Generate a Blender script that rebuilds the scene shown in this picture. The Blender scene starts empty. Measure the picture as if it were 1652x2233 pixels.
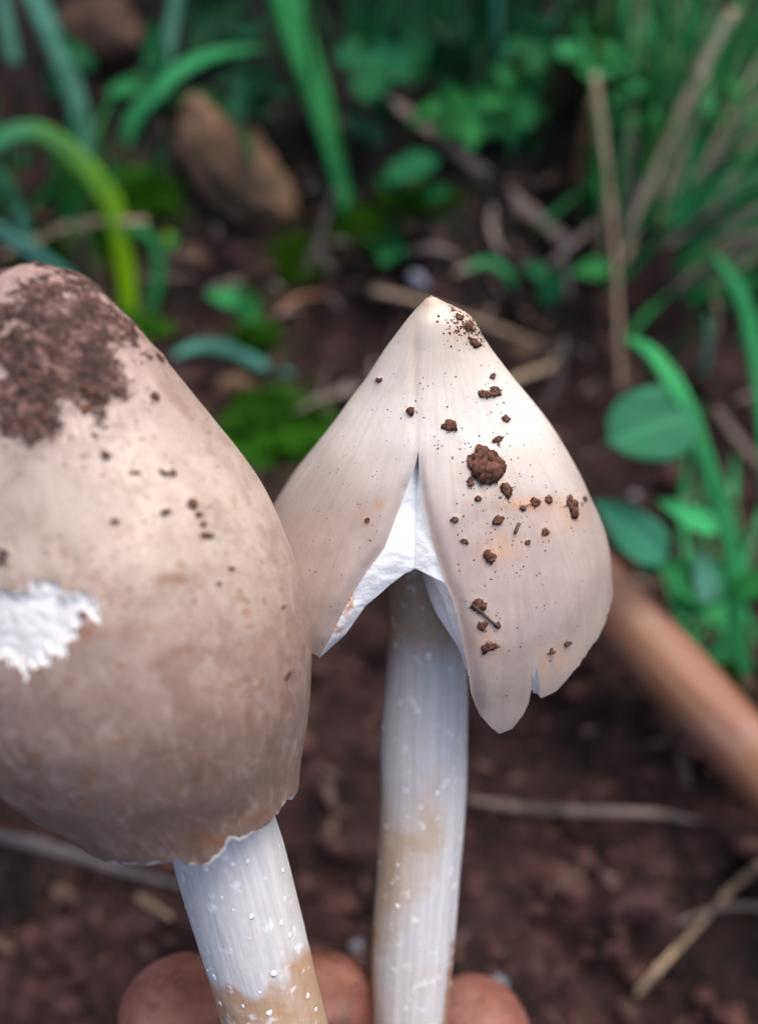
import bpy, math, random
import numpy as np
from mathutils import Vector

# ------------------------------------------------------------------ camera, world, sun, exposure
scene = bpy.context.scene
C = scene.collection
RES_X, RES_Y = 757, 1024
H_CAM, PITCH = 0.34, math.radians(50)
CAM = np.array([0.0, 0.0, H_CAM])
FWD = np.array([0.0, math.cos(PITCH), -math.sin(PITCH)])
UP = np.array([0.0, math.sin(PITCH), math.cos(PITCH)])
RIGHT = np.array([1.0, 0.0, 0.0])
VH = 2 * math.tan(math.radians(30))
VW = VH * RES_X / RES_Y
PW, PH = 1652.0, 2232.0            # size of the drawing the measurements were taken from
KX = VW / PW

cam_d = bpy.data.cameras.new('camera')
cam_d.sensor_fit = 'VERTICAL'
cam_d.sensor_height = 24.0
cam_d.lens = 12.0 / math.tan(math.radians(30))
cam_d.clip_start, cam_d.clip_end = 0.01, 200
cam_d.dof.use_dof = True
cam_d.dof.focus_distance = 0.150
cam_d.dof.aperture_fstop = 4.2
cam_d.dof.aperture_blades = 0
cam = bpy.data.objects.new('camera', cam_d)
C.objects.link(cam)
cam.location = CAM
cam.rotation_euler = (math.pi / 2 - PITCH, 0, 0)
scene.camera = cam

SUN_EL, SUN_AZ = math.radians(68), math.radians(40)   # azimuth from +Y towards +X
w = bpy.data.worlds.new('World')
scene.world = w
w.use_nodes = True
wt = w.node_tree
sky = wt.nodes.new('ShaderNodeTexSky')
sky.sky_type = 'NISHITA'
sky.sun_disc = False
sky.sun_elevation = SUN_EL
sky.sun_rotation = SUN_AZ
sky.air_density = 0.7
sky.dust_density = 5.0
sky.ozone_density = 0.3
wt.links.new(sky.outputs[0], wt.nodes['Background'].inputs[0])
wt.nodes['Background'].inputs[1].default_value = 0.13

sun_d = bpy.data.lights.new('sun', 'SUN')
sun_d.energy = 1.0
sun_d.angle = math.radians(50)
sun_d.color = (1.0, 0.98, 0.96)
sun = bpy.data.objects.new('sun', sun_d)
C.objects.link(sun)
sdir = Vector((math.sin(SUN_AZ) * math.cos(SUN_EL), math.cos(SUN_AZ) * math.cos(SUN_EL), math.sin(SUN_EL)))
sun.rotation_euler = sdir.to_track_quat('Z', 'Y').to_euler()
sun.location = (0, 0, 3)

vs = scene.view_settings
scene.display_settings.display_device = 'sRGB'
vs.view_transform = 'Standard'
vs.look = 'None'
vs.exposure = 1.12
vs.gamma = 1.0
vs.use_curve_mapping = False
scene.cycles.use_denoising = True
scene.cycles.max_bounces = 8

# ------------------------------------------------------------------ helpers
rng = np.random.default_rng(7)
random.seed(7)


def P(px, py, d):
    """point seen at drawing position px, py at distance d along the view axis"""
    px, py, d = np.broadcast_arrays(np.asarray(px, float), np.asarray(py, float), np.asarray(d, float))
    u = (px / PW - 0.5) * VW
    v = -(py / PH - 0.5) * VH
    return CAM + d[..., None] * (FWD + u[..., None] * RIGHT + v[..., None] * UP)


def proj(p):
    q = p - CAM
    d = q @ FWD
    return ((q @ RIGHT) / d / VW + 0.5) * PW, (0.5 - (q @ UP) / d / VH) * PH, d


def unit(a):
    return a / np.maximum(np.linalg.norm(a, axis=-1, keepdims=True), 1e-12)


def hash3(ix, iy, iz):
    h = (ix.astype(np.int64) * 374761393 + iy.astype(np.int64) * 668265263 + iz.astype(np.int64) * 2147483647 + 1274126177)
    h = (h ^ (h >> 13)) * 1274126177
    h = h & 0xffffffff
    h = (h ^ (h >> 16)) & 0xffff
    return h / 65535.0


def vnoise(x, y, z=None):
    x = np.asarray(x, float); y = np.asarray(y, float)
    z = np.zeros_like(x) if z is None else np.asarray(z, float)
    x, y, z = np.broadcast_arrays(x, y, z)
    ix, iy, iz = np.floor(x), np.floor(y), np.floor(z)
    fx, fy, fz = x - ix, y - iy, z - iz
    fx, fy, fz = [f * f * (3 - 2 * f) for f in (fx, fy, fz)]
    r = 0
    for a in (0, 1):
        for b in (0, 1):
            for c in (0, 1):
                wgt = (fx if a else 1 - fx) * (fy if b else 1 - fy) * (fz if c else 1 - fz)
                r = r + wgt * hash3(ix + a, iy + b, iz + c)
    return r * 2 - 1


def fbm(x, y, z=None, octv=4, gain=0.5):
    r, a = 0, 1.0
    x = np.asarray(x, float); y = np.asarray(y, float)
    z = np.zeros_like(x) if z is None else np.asarray(z, float)
    for i in range(octv):
        r = r + a * vnoise(x + 17.3 * i, y + 5.1 * i, z)
        x, y, z, a = x * 2.03, y * 2.03, z * 2.03, a * gain
    return r


def pchip(xs, ys):
    xs = np.asarray(xs, float); ys = np.asarray(ys, float)
    h = np.diff(xs); dl = np.diff(ys) / h
    m = np.zeros_like(ys)
    for i in range(1, len(xs) - 1):
        if dl[i - 1] * dl[i] > 0:
            w1, w2 = 2 * h[i] + h[i - 1], h[i] + 2 * h[i - 1]
            m[i] = (w1 + w2) / (w1 / dl[i - 1] + w2 / dl[i])
    m[0], m[-1] = dl[0], dl[-1]

    def f(x):
        x = np.clip(np.asarray(x, float), xs[0], xs[-1])
        i = np.clip(np.searchsorted(xs, x) - 1, 0, len(xs) - 2)
        t = (x - xs[i]) / h[i]
        return ((1 + 2 * t) * (1 - t) ** 2 * ys[i] + t * (1 - t) ** 2 * h[i] * m[i]
                + t * t * (3 - 2 * t) * ys[i + 1] + t * t * (t - 1) * h[i] * m[i + 1])
    return f


def profile(xs, ys, sig=45.0):
    f = pchip(xs, ys)
    g = np.arange(xs[0], xs[-1] + 200, 3.0)
    y = f(np.minimum(g, xs[-1]))
    k = np.exp(-.5 * (np.arange(-60, 61) * 3.0 / sig) ** 2); k /= k.sum()
    ys_ = np.convolve(np.pad(y, 60, mode='edge'), k, 'valid')
    b = np.clip((g - 60) / 140, 0, 1)
    y = y * (1 - b) + ys_ * b
    return lambda x: np.interp(x, g, y)


def spline(pts, n):
    """Catmull-Rom through the control points (any width), n samples"""
    p = np.asarray(pts, float)
    q = np.vstack([2 * p[0] - p[1], p, 2 * p[-1] - p[-2]])
    t = np.linspace(0, len(p) - 1 - 1e-9, n)
    i = t.astype(int); f = (t - i)[:, None]
    a, b, c, d = q[i], q[i + 1], q[i + 2], q[i + 3]
    return 0.5 * (2 * b + (c - a) * f + (2 * a - 5 * b + 4 * c - d) * f ** 2 + (3 * b - a - 3 * c + d) * f ** 3)


def tag(o, label=None, cat=None, group=None, kind=None):
    if label: o['label'] = label
    if cat: o['category'] = cat
    if group: o['group'] = group
    if kind: o['kind'] = kind
    return o


def thing(name, label, cat, loc, group=None):
    o = bpy.data.objects.new(name, None)
    o.empty_display_size = 0.01
    C.objects.link(o)
    o.location = [float(v) for v in loc]
    return tag(o, label, cat, group)


def wloc(o):
    r = np.zeros(3)
    while o is not None:
        r = r + np.array(o.location); o = o.parent
    return r


def make_mesh(name, verts, faces, uv=None, attrs=None, smooth=True, mat_idx=None):
    """faces: list of int arrays (k,3) or (k,4)"""
    me = bpy.data.meshes.new(name)
    verts = np.asarray(verts, np.float32).reshape(-1, 3)
    faces = [np.asarray(f, np.int32) for f in faces if len(f)]
    me.vertices.add(len(verts))
    me.vertices.foreach_set('co', verts.ravel())
    nl = sum(f.size for f in faces); nf = sum(len(f) for f in faces)
    me.loops.add(nl); me.polygons.add(nf)
    li = np.concatenate([f.ravel() for f in faces])
    me.loops.foreach_set('vertex_index', li)
    sizes = np.concatenate([np.full(len(f), f.shape[1], np.int32) for f in faces])
    me.polygons.foreach_set('loop_start', np.concatenate([[0], np.cumsum(sizes)[:-1]]).astype(np.int32))
    me.polygons.foreach_set('use_smooth', np.full(nf, smooth, bool))
    if mat_idx is not None:
        me.polygons.foreach_set('material_index', np.asarray(mat_idx, np.int32))
    if uv is not None:
        l = me.uv_layers.new(name='UVMap')
        l.data.foreach_set('uv', np.asarray(uv, np.float32).reshape(-1, 2)[li].ravel())
    for k, v in (attrs or {}).items():
        a = me.attributes.new(k, 'FLOAT', 'POINT')
        a.data.foreach_set('value', np.asarray(v, np.float32).ravel())
    me.update(); me.validate()
    return me


def build(name, verts, faces, mat, parent=None, org=None, **kw):
    """one object; verts in world space; origin at org (top-level) or at org/parent origin"""
    verts = np.asarray(verts, float).reshape(-1, 3)
    if org is None:
        org = wloc(parent) if parent is not None else verts.mean(0)
    me = make_mesh(name, verts - org, faces, **kw)
    for m in (mat if isinstance(mat, (list, tuple)) else [mat]):
        me.materials.append(m)
    o = bpy.data.objects.new(name, me)
    C.objects.link(o)
    if parent is not None:
        o.parent = parent
        o.location = np.asarray(org) - wloc(parent)
    else:
        o.location = org
    return o


def grid_faces(n, m, wrap=False, off=0, flip=False):
    """quads of an n x m vertex grid (rows n)"""
    i, j = np.meshgrid(np.arange(n - 1), np.arange(m if wrap else m - 1), indexing='ij')
    j2 = (j + 1) % m
    q = np.stack([i * m + j, (i + 1) * m + j, (i + 1) * m + j2, i * m + j2], -1).reshape(-1, 4) + off
    return q[:, ::-1] if flip else q


def tube(pts, rad, nseg=16, flat=None, side=None, caps=True):
    """closed tube along pts; rad array; returns verts, faces list"""
    pts = np.asarray(pts, float); n = len(pts)
    rad = np.broadcast_to(np.asarray(rad, float), (n,))
    T = unit(np.gradient(pts, axis=0))
    ref = -FWD if side is None else side
    X = unit(np.cross(T, ref)); Z = np.cross(X, T)
    th = np.linspace(0, 2 * math.pi, nseg, endpoint=False)
    v = pts[:, None] + rad[:, None, None] * (np.cos(th)[None, :, None] * X[:, None] + np.sin(th)[None, :, None] * Z[:, None])
    v = v.reshape(-1, 3); f = [grid_faces(n, nseg, True)]
    if caps:
        v = np.vstack([v, pts[:1], pts[-1:]])
        k = np.arange(nseg); k2 = (k + 1) % nseg
        f.append(np.stack([np.full(nseg, n * nseg), k, k2], -1))
        f.append(np.stack([np.full(nseg, n * nseg + 1), (n - 1) * nseg + k2, (n - 1) * nseg + k], -1))
    return v, f


class Acc:
    def __init__(s): s.v, s.f, s.n, s.a = [], {3: [], 4: []}, 0, []
    def add(s, v, fs, a=None):
        v = np.asarray(v, float).reshape(-1, 3)
        for f in fs:
            f = np.asarray(f)
            if len(f): s.f[f.shape[1]].append(f + s.n)
        s.v.append(v); s.n += len(v)
        if a is not None: s.a.append(np.full(len(v), a) if np.isscalar(a) else a)
    def get(s): return np.vstack(s.v), [np.vstack(s.f[k]) for k in (3, 4) if s.f[k]]
    def attr(s): return np.concatenate(s.a)


def ico(sub=1):
    import bmesh
    bm = bmesh.new()
    bmesh.ops.create_icosphere(bm, subdivisions=sub, radius=1)
    v = np.array([x.co[:] for x in bm.verts]); f = np.array([[q.index for q in p.verts] for p in bm.faces])
    bm.free()
    return v, f


ICO1, ICO2, ICO3 = ico(1), ico(2), ico(3)


def lump(r, base=ICO2, rough=0.45, freq=1.6):
    v, f = base
    s = rng.uniform(0, 90, 3)
    k = 1 + rough * fbm(v[:, 0] * freq + s[0], v[:, 1] * freq + s[1], v[:, 2] * freq + s[2], 3)
    return v * k[:, None] * r, f


# ------------------------------------------------------------------ materials
def mk(name, rough=0.6, spec=0.3):
    m = bpy.data.materials.new(name); m.use_nodes = True
    nt = m.node_tree
    b = nt.nodes['Principled BSDF']
    b.inputs['Roughness'].default_value = rough
    b.inputs['Specular IOR Level'].default_value = spec
    return m, nt, b


def nd(nt, typ, ins=None, **kw):
    n = nt.nodes.new(typ)
    for k, v in kw.items(): setattr(n, k, v)
    for k, v in (ins or {}).items():
        if hasattr(v, 'is_output') or isinstance(v, bpy.types.NodeSocket): nt.links.new(v, n.inputs[k])
        else: n.inputs[k].default_value = v
    return n


def rgb(c): return (c[0], c[1], c[2], 1)


def noise(nt, vec, scale, detail=4, rough=0.55, dist=0.0):
    n = nd(nt, 'ShaderNodeTexNoise', {'Scale': scale, 'Detail': detail, 'Roughness': rough, 'Distortion': dist})
    if vec is not None: nt.links.new(vec, n.inputs['Vector'])
    return n.outputs['Fac']


def mp(nt, val, a, b, c=0.0, d=1.0, smooth=False):
    n = nd(nt, 'ShaderNodeMapRange', {0: val, 1: a, 2: b, 3: c, 4: d})
    if smooth: n.interpolation_type = 'SMOOTHSTEP'
    return n.outputs[0]


def ma(nt, op, a, b=0.0, clamp=False):
    n = nd(nt, 'ShaderNodeMath', {0: a, 1: b}, operation=op, use_clamp=clamp)
    return n.outputs[0]


def mix(nt, fac, a, b, blend='MIX'):
    n = nt.nodes.new('ShaderNodeMix'); n.data_type = 'RGBA'; n.blend_type = blend
    for s, v in ((n.inputs[0], fac), (n.inputs[6], a), (n.inputs[7], b)):
        if isinstance(v, bpy.types.NodeSocket): nt.links.new(v, s)
        else: s.default_value = rgb(v) if isinstance(v, (tuple, list)) else v
    return n.outputs[2]


def ramp(nt, fac, stops):
    n = nt.nodes.new('ShaderNodeValToRGB')
    e = n.color_ramp.elements
    while len(e) < len(stops): e.new(0.5)
    for el, (p, c) in zip(e, stops): el.position = p; el.color = rgb(c)
    nt.links.new(fac, n.inputs[0])
    return n.outputs[0]


def bump(nt, bsdf, h, dist, strength=1.0):
    n = nd(nt, 'ShaderNodeBump', {'Height': h, 'Distance': dist, 'Strength': strength})
    nt.links.new(n.outputs[0], bsdf.inputs['Normal'])


def objco(nt): return nt.nodes.new('ShaderNodeTexCoord').outputs['Object']


def attr(nt, name): return nd(nt, 'ShaderNodeAttribute', attribute_name=name).outputs['Fac']


def sss(b, wgt, scale, rad=(1, .6, .4)):
    b.inputs['Subsurface Weight'].default_value = wgt
    b.inputs['Subsurface Scale'].default_value = scale
    b.inputs['Subsurface Radius'].default_value = rad


FLESH = (0.84, 0.85, 0.84)
SOIL = (0.070, 0.034, 0.024)
SOIL2 = (0.125, 0.062, 0.046)


def cap_material(name, stops, mott, spot_col, spot_lo, stain_col, freq_u, freq_v, dust_amt, mott_amt, fib_h):
    m, nt, b = mk(name, 0.42, 0.45)
    uvn = nt.nodes.new('ShaderNodeTexCoord'); uv = uvn.outputs['UV']; oc = uvn.outputs['Object']
    sep = nd(nt, 'ShaderNodeSeparateXYZ', {0: uv})
    big = noise(nt, oc, 45, 4, 0.55)
    fv0 = nd(nt, 'ShaderNodeCombineXYZ', {0: ma(nt, 'MULTIPLY', sep.outputs[0], 55), 1: ma(nt, 'MULTIPLY', sep.outputs[1], 22)}).outputs[0]
    mid = noise(nt, oc, 170, 5, 0.6)
    v = ma(nt, 'ADD', sep.outputs[1], ma(nt, 'MULTIPLY', ma(nt, 'SUBTRACT', big, 0.5), .2 + .2 * mott_amt))
    col = ramp(nt, v, stops)
    col = mix(nt, mp(nt, mid, 0.40, 0.68, 0, mott_amt, True), col, mott, 'MULTIPLY')
    col = mix(nt, mp(nt, noise(nt, oc, 95, 5, .65, 1.2), .52, .70, 0, mott_amt * .8, True), col, mott, 'MULTIPLY')
    col = mix(nt, mp(nt, noise(nt, fv0, 1.0, 3, .6, 1.0), .50, .72, 0, mott_amt * .6), col, (.56, .45, .39))
    fv = nd(nt, 'ShaderNodeCombineXYZ', {0: ma(nt, 'MULTIPLY', sep.outputs[0], freq_u), 1: ma(nt, 'MULTIPLY', sep.outputs[1], freq_v)}).outputs[0]
    fib = noise(nt, fv, 1.0, 4, 0.6, 0.4)
    col = mix(nt, 0.22, col, ramp(nt, fib, [(0.3, (.40, .34, .32)), (0.5, (.5, .5, .5)), (0.72, (.62, .62, .60))]), 'OVERLAY')
    fine = noise(nt, oc, 900, 3, 0.6)
    col = mix(nt, mp(nt, fine, .5, .75, 0, mott_amt * .4), col, mott, 'MULTIPLY')
    spots = mp(nt, noise(nt, oc, 420, 3, 0.55), 0.60, 0.68, 0, 1, True)
    spots = ma(nt, 'MULTIPLY', spots, mp(nt, sep.outputs[1], spot_lo, spot_lo + .25, 0, .62))
    col = mix(nt, spots, col, spot_col)
    dust = mp(nt, noise(nt, oc, 1500, 2, .5), .56, .64, 0, 1)
    dust = ma(nt, 'MULTIPLY', dust, mp(nt, noise(nt, oc, 110, 3, .6), .45, .65, .0, dust_amt))
    col = mix(nt, dust, col, (.22, .12, .10))
    # stains and soil with a shape of their own
    edge = noise(nt, oc, 1300, 4, 0.65)
    st = ma(nt, 'MULTIPLY', attr(nt, 'stain_shade'), mp(nt, noise(nt, fv, 1.6, 4, .6), .3, .62), True)
    col = mix(nt, st, col, stain_col)
    sv = nd(nt, 'ShaderNodeCombineXYZ', {0: ma(nt, 'MULTIPLY', sep.outputs[0], 70), 1: ma(nt, 'MULTIPLY', sep.outputs[1], 95)}).outputs[0]
    streak = noise(nt, sv, 1.0, 5, .65, .3)
    dn = ma(nt, 'ADD', ma(nt, 'MULTIPLY', edge, .5), ma(nt, 'MULTIPLY', streak, .5))
    dirt = mp(nt, ma(nt, 'ADD', attr(nt, 'dirt'), ma(nt, 'MULTIPLY', ma(nt, 'SUBTRACT', dn, .5), 2.4)), .48, .64, 0, 1)
    col = mix(nt, dirt, col, ramp(nt, ma(nt, 'ADD', ma(nt, 'MULTIPLY', noise(nt, oc, 330, 5, .65), .55), ma(nt, 'MULTIPLY', streak, .45)), [(.41, (.018, .008, .006)), (.53, (.075, .036, .028)), (.66, (.27, .165, .15))]))
    fl = mp(nt, ma(nt, 'ADD', attr(nt, 'flesh'), ma(nt, 'MULTIPLY', ma(nt, 'SUBTRACT', edge, .5), .5)), .41, .60, 0, 1)
    col = mix(nt, fl, col, mix(nt, noise(nt, oc, 260, 4, .6), (.78, .775, .76), (.56, .53, .50)))
    nt.links.new(col, b.inputs['Base Color'])
    nt.links.new(ma(nt, 'ADD', ma(nt, 'MULTIPLY', dirt, .5), .38), b.inputs['Roughness'])
    h = ma(nt, 'ADD', ma(nt, 'MULTIPLY', fib, fib_h), ma(nt, 'ADD', ma(nt, 'MULTIPLY', fine, mott_amt * .4), ma(nt, 'MULTIPLY', dirt, 1.4)))
    bump(nt, b, h, 0.00022, .8)
    sss(b, .12, .003)
    return m


M = {}
M['cap_brown'] = cap_material('brown_cap_skin',
    [(.10, (.32, .215, .19)), (.30, (.42, .335, .29)), (.44, (.45, .37, .305)), (.64, (.32, .225, .183)), (.98, (.205, .138, .106))],  # dark rim end: brown pigment plus downward-facing shade put into the colour
    (.66, .60, .57), (.26, .125, .065), .30, (.23, .12, .075), 230, 9, .9, .62, .45)
M['cap_pale'] = cap_material('pale_cap_skin',
    [(.05, (.52, .45, .38)), (.24, (.68, .64, .575)), (.42, (.40, .325, .295)), (.72, (.35, .287, .255)), (1.0, (.48, .42, .355))],
    (.74, .68, .66), (.42, .24, .14), .8, (.50, .25, .10), 190, 7, .08, .30, .16)


def flesh_material():
    m, nt, b = mk('white_mushroom_flesh', .6, .25)
    oc = objco(nt)
    col = mix(nt, mp(nt, noise(nt, oc, 300, 4), .45, .8, 0, .5), FLESH, (.74, .72, .70))
    st = ma(nt, 'MULTIPLY', attr(nt, 'stain_shade'), mp(nt, noise(nt, oc, 700, 3), .42, .6), True)
    col = mix(nt, st, col, (.48, .22, .07))
    nt.links.new(col, b.inputs['Base Color'])
    bump(nt, b, noise(nt, oc, 900, 4), .0002)
    sss(b, .25, .003)
    return m


M['flesh'] = flesh_material()


def stem_material(name, tan_stops):
    m, nt, b = mk(name, .45, .35)
    tc = nt.nodes.new('ShaderNodeTexCoord'); oc = tc.outputs['Object']
    sep = nd(nt, 'ShaderNodeSeparateXYZ', {0: tc.outputs['UV']})
    fv = nd(nt, 'ShaderNodeCombineXYZ', {0: ma(nt, 'MULTIPLY', sep.outputs[0], 46), 1: ma(nt, 'MULTIPLY', sep.outputs[1], 4)}).outputs[0]
    fib = noise(nt, fv, 1, 4, .6, .6)
    col = mix(nt, mp(nt, fib, .3, .75), (.64, .635, .625), (.48, .47, .465))
    t = ma(nt, 'ADD', attr(nt, 'stain_shade'), ma(nt, 'MULTIPLY', ma(nt, 'SUBTRACT', noise(nt, oc, 110, 5, .65, .8), .5), 1.5))
    col = mix(nt, mp(nt, t, .05, 1.1, 0, .9, True), col, tan_stops)
    t2 = ma(nt, 'ADD', attr(nt, 'dirt'), ma(nt, 'MULTIPLY', ma(nt, 'SUBTRACT', noise(nt, oc, 600, 4, .6), .5), 1.2))
    col = mix(nt, mp(nt, t2, .45, .75, 0, .9, True), col, (.30, .15, .075))
    wh = mp(nt, noise(nt, oc, 380, 3, .5),   .58, .72, 0, .6, True)
    col = mix(nt, wh, col, (.84, .85, .87))
    nt.links.new(col, b.inputs['Base Color'])
    bump(nt, b, ma(nt, 'ADD', ma(nt, 'MULTIPLY', fib, 1.1), ma(nt, 'ADD', ma(nt, 'MULTIPLY', wh, .25), ma(nt, 'MULTIPLY', noise(nt, oc, 800, 4), .5))), .00022, .9)
    sss(b, .35, .004)
    return m


M['stem_a'] = stem_material('pale_stem_skin', (.40, .235, .12))
M['stem_b'] = stem_material('tan_streaked_stem_skin', (.46, .33, .22))


def simple(name, c1, c2, scale, rough=.7, bmp=0.0, spec=.3, detail=4, lo=.35, hi=.65, c3=None):
    m, nt, b = mk(name, rough, spec)
    oc = objco(nt)
    n = noise(nt, oc, scale, detail, .6)
    col = mix(nt, mp(nt, n, lo, hi), c1, c2)
    if c3 is not None:
        col = mix(nt, mp(nt, noise(nt, oc, scale * .3, 4, .6), .5, .68, 0, .9), col, c3)
    nt.links.new(col, b.inputs['Base Color'])
    if bmp: bump(nt, b, n, bmp)
    return m


M['crumb'] = simple('dark_soil_crumb', (.055, .026, .019), (.16, .075, .05), 900, .9, .0003, .15)
M['fleck'] = simple('white_fleck', (.74, .74, .735), (.80, .80, .80), 300, 1.0, 0, .0)


def soil_material():
    m, nt, b = mk('dark_red_soil', .85, .2)
    oc = objco(nt)
    n1 = noise(nt, oc, 55, 6, .62); n2 = noise(nt, oc, 14, 4, .6); n3 = noise(nt, oc, 230, 5, .6)
    col = ramp(nt, n1, [(.30, (.004, .002, .002)), (.46, (.017, .0076, .007)), (.58, (.043, .019, .0175)), (.74, (.11, .058, .057))])
    col = mix(nt, mp(nt, n2, .42, .62, 0, .75), col, (.010, .006, .005))
    col = mix(nt, mp(nt, n3, .60, .74, 0, .4), col, (.10, .06, .055))
    col = mix(nt, mp(nt, attr(nt, 'gap_shade'), 0, .9, 0, .96), col, (.006, .006, .005))  # near-black: shade of the gaps painted into the soil colour
    col = mix(nt, ma(nt, 'MULTIPLY', attr(nt, 'moss'), mp(nt, n1, .4, .55), True), col, (.035, .075, .012))
    nt.links.new(col, b.inputs['Base Color'])
    bump(nt, b, ma(nt, 'ADD', n1, ma(nt, 'MULTIPLY', n3, .4)), .006)
    return m


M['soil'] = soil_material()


def leaf_material(name, c1, c2, yellow=None, trans=.35, rough=.6):
    m, nt, b = mk(name, rough, .08)
    tc = nt.nodes.new('ShaderNodeTexCoord'); oc = tc.outputs['Object']
    sep = nd(nt, 'ShaderNodeSeparateXYZ', {0: tc.outputs['UV']})
    n = noise(nt, oc, 70, 4, .6)
    col = mix(nt, mp(nt, n, .35, .65), c1, c2)
    vein = noise(nt, nd(nt, 'ShaderNodeCombineXYZ', {0: ma(nt, 'MULTIPLY', sep.outputs[0], 26), 1: ma(nt, 'MULTIPLY', sep.outputs[1], 1.5)}).outputs[0], 1, 2)
    col = mix(nt, mp(nt, vein, .35, .7, 0, .4), col, tuple(x * .6 for x in c1))
    mid = mp(nt, ma(nt, 'ABSOLUTE', ma(nt, 'SUBTRACT', sep.outputs[0], .5)), .0, .07, .5, 0)
    col = mix(nt, mid, col, tuple(min(1, x * 1.7 + .01) for x in c2))
    if yellow is not None:
        col = mix(nt, mp(nt, ma(nt, 'ADD', sep.outputs[1], ma(nt, 'MULTIPLY', n, .3)), .30, .95, 1, 0), col, yellow)
    info = nt.nodes.new('ShaderNodeObjectInfo')
    hsv = nd(nt, 'ShaderNodeHueSaturation', {'Hue': mp(nt, info.outputs['Random'], 0, 1, .485, .512), 'Value': mp(nt, info.outputs['Random'], 0, 1, .8, 1.2), 'Color': col})
    col = hsv.outputs[0]
    nt.links.new(col, b.inputs['Base Color'])
    bump(nt, b, vein, .0002)
    tr = nd(nt, 'ShaderNodeBsdfTranslucent', {'Color': col})
    ms = nd(nt, 'ShaderNodeMixShader', {0: trans, 1: b.outputs[0], 2: tr.outputs[0]})
    nt.links.new(ms.outputs[0], nt.nodes['Material Output'].inputs[0])
    return m


M['grass'] = leaf_material('grass_green', (.06, .44, .15), (.085, .52, .20), None, .5)
M['grass_teal'] = leaf_material('grass_bluish_green', (.10, .34, .25), (.16, .44, .34), None, .45)
M['grass_lime'] = leaf_material('grass_yellow_green', (.055, .27, .12), (.075, .34, .15), (.30, .52, .006), .5)
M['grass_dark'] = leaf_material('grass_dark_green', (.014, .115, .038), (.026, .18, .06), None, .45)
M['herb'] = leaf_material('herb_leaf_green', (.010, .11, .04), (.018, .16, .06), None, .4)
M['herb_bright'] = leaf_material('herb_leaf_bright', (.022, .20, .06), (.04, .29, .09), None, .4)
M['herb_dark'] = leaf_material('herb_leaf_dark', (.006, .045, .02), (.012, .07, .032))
M['round_leaf'] = leaf_material('round_leaf_green', (.035, .20, .105), (.055, .26, .14), None, .4)
M['moss'] = leaf_material('moss_green', (.045, .15, .010), (.09, .25, .016), None, .3, .7)
M['straw'] = simple('dry_straw', (.25, .175, .11), (.38, .29, .20), 160, .6, .0003)
M['straw_pale'] = simple('pale_dry_straw', (.42, .33, .21), (.55, .46, .33), 120, .6, .0003)
M['straw_grey'] = simple('weathered_straw', (.13, .10, .085), (.25, .20, .17), 160, .7, .0003)
M['twig_grey'] = simple('grey_twig_bark', (.07, .065, .07), (.13, .12, .125), 200, .7, .0004)
M['straw_red'] = simple('reddish_dry_stem', (.22, .075, .05), (.30, .17, .10), 60, .6, .0003)
M['twig'] = simple('dark_twig_bark', (.06, .035, .028), (.13, .085, .07), 200, .8, .0005)
M['rock'] = simple('tan_rock', (.10, .06, .036), (.18, .11, .066), 45, .85, .003, .2, 6, .35, .65, (.06, .045, .03))
M['rock_dark'] = simple('brown_rock', (.055, .032, .022), (.10, .06, .042), 60, .85, .003, .2, 6)
M['pebble'] = simple('grey_blue_pebble', (.12, .13, .16), (.24, .25, .29), 160, .45, .0008, .4)
M['dead_leaf'] = simple('dead_leaf_brown', (.03, .016, .013), (.09, .05, .04), 120, .7, .0005)


def stick_material():
    m, nt, b = mk('smooth_brown_wood', .5, .35)
    tc = nt.nodes.new('ShaderNodeTexCoord')
    sep = nd(nt, 'ShaderNodeSeparateXYZ', {0: tc.outputs['UV']})
    fv = nd(nt, 'ShaderNodeCombineXYZ', {0: ma(nt, 'MULTIPLY', sep.outputs[0], 14), 1: ma(nt, 'MULTIPLY', sep.outputs[1], 6)}).outputs[0]
    g = noise(nt, fv, 1, 5, .6, .5)
    col = ramp(nt, g, [(.3, (.16, .064, .034)), (.5, (.22, .098, .056)), (.7, (.28, .145, .095))])
    col = mix(nt, mp(nt, noise(nt, tc.outputs['Object'], 28, 4), .5, .68, 0, .5), col, (.30, .21, .19))
    nt.links.new(col, b.inputs['Base Color'])
    bump(nt, b, g, .0004)
    return m


M['stick'] = stick_material()


def skin_material():
    m, nt, b = mk('hand_skin', .5, .35)
    oc = objco(nt)
    col = ramp(nt, noise(nt, oc, 70, 4), [(.32, (.14, .050, .038)), (.5, (.235, .092, .07)), (.68, (.33, .16, .13))])
    ridge = nd(nt, 'ShaderNodeTexWave', {'Vector': oc, 'Scale': 420, 'Distortion': 6, 'Detail': 2, 'Detail Scale': 1.2})
    col = mix(nt, mp(nt, noise(nt, oc, 200, 5, .65, 1.5), .50, .68, 0, .7), col, (.10, .042, .03))
    nt.links.new(col, b.inputs['Base Color'])
    bump(nt, b, ma(nt, 'ADD', ma(nt, 'MULTIPLY', ridge.outputs['Fac'], .35), noise(nt, oc, 500, 3)), .00014)
    sss(b, .25, .003, (1, .35, .2))
    return m


M['skin'] = skin_material()
M['nail'] = simple('finger_nail', (.50, .27, .22), (.56, .34, .28), 200, .3, 0, .5)

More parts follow.
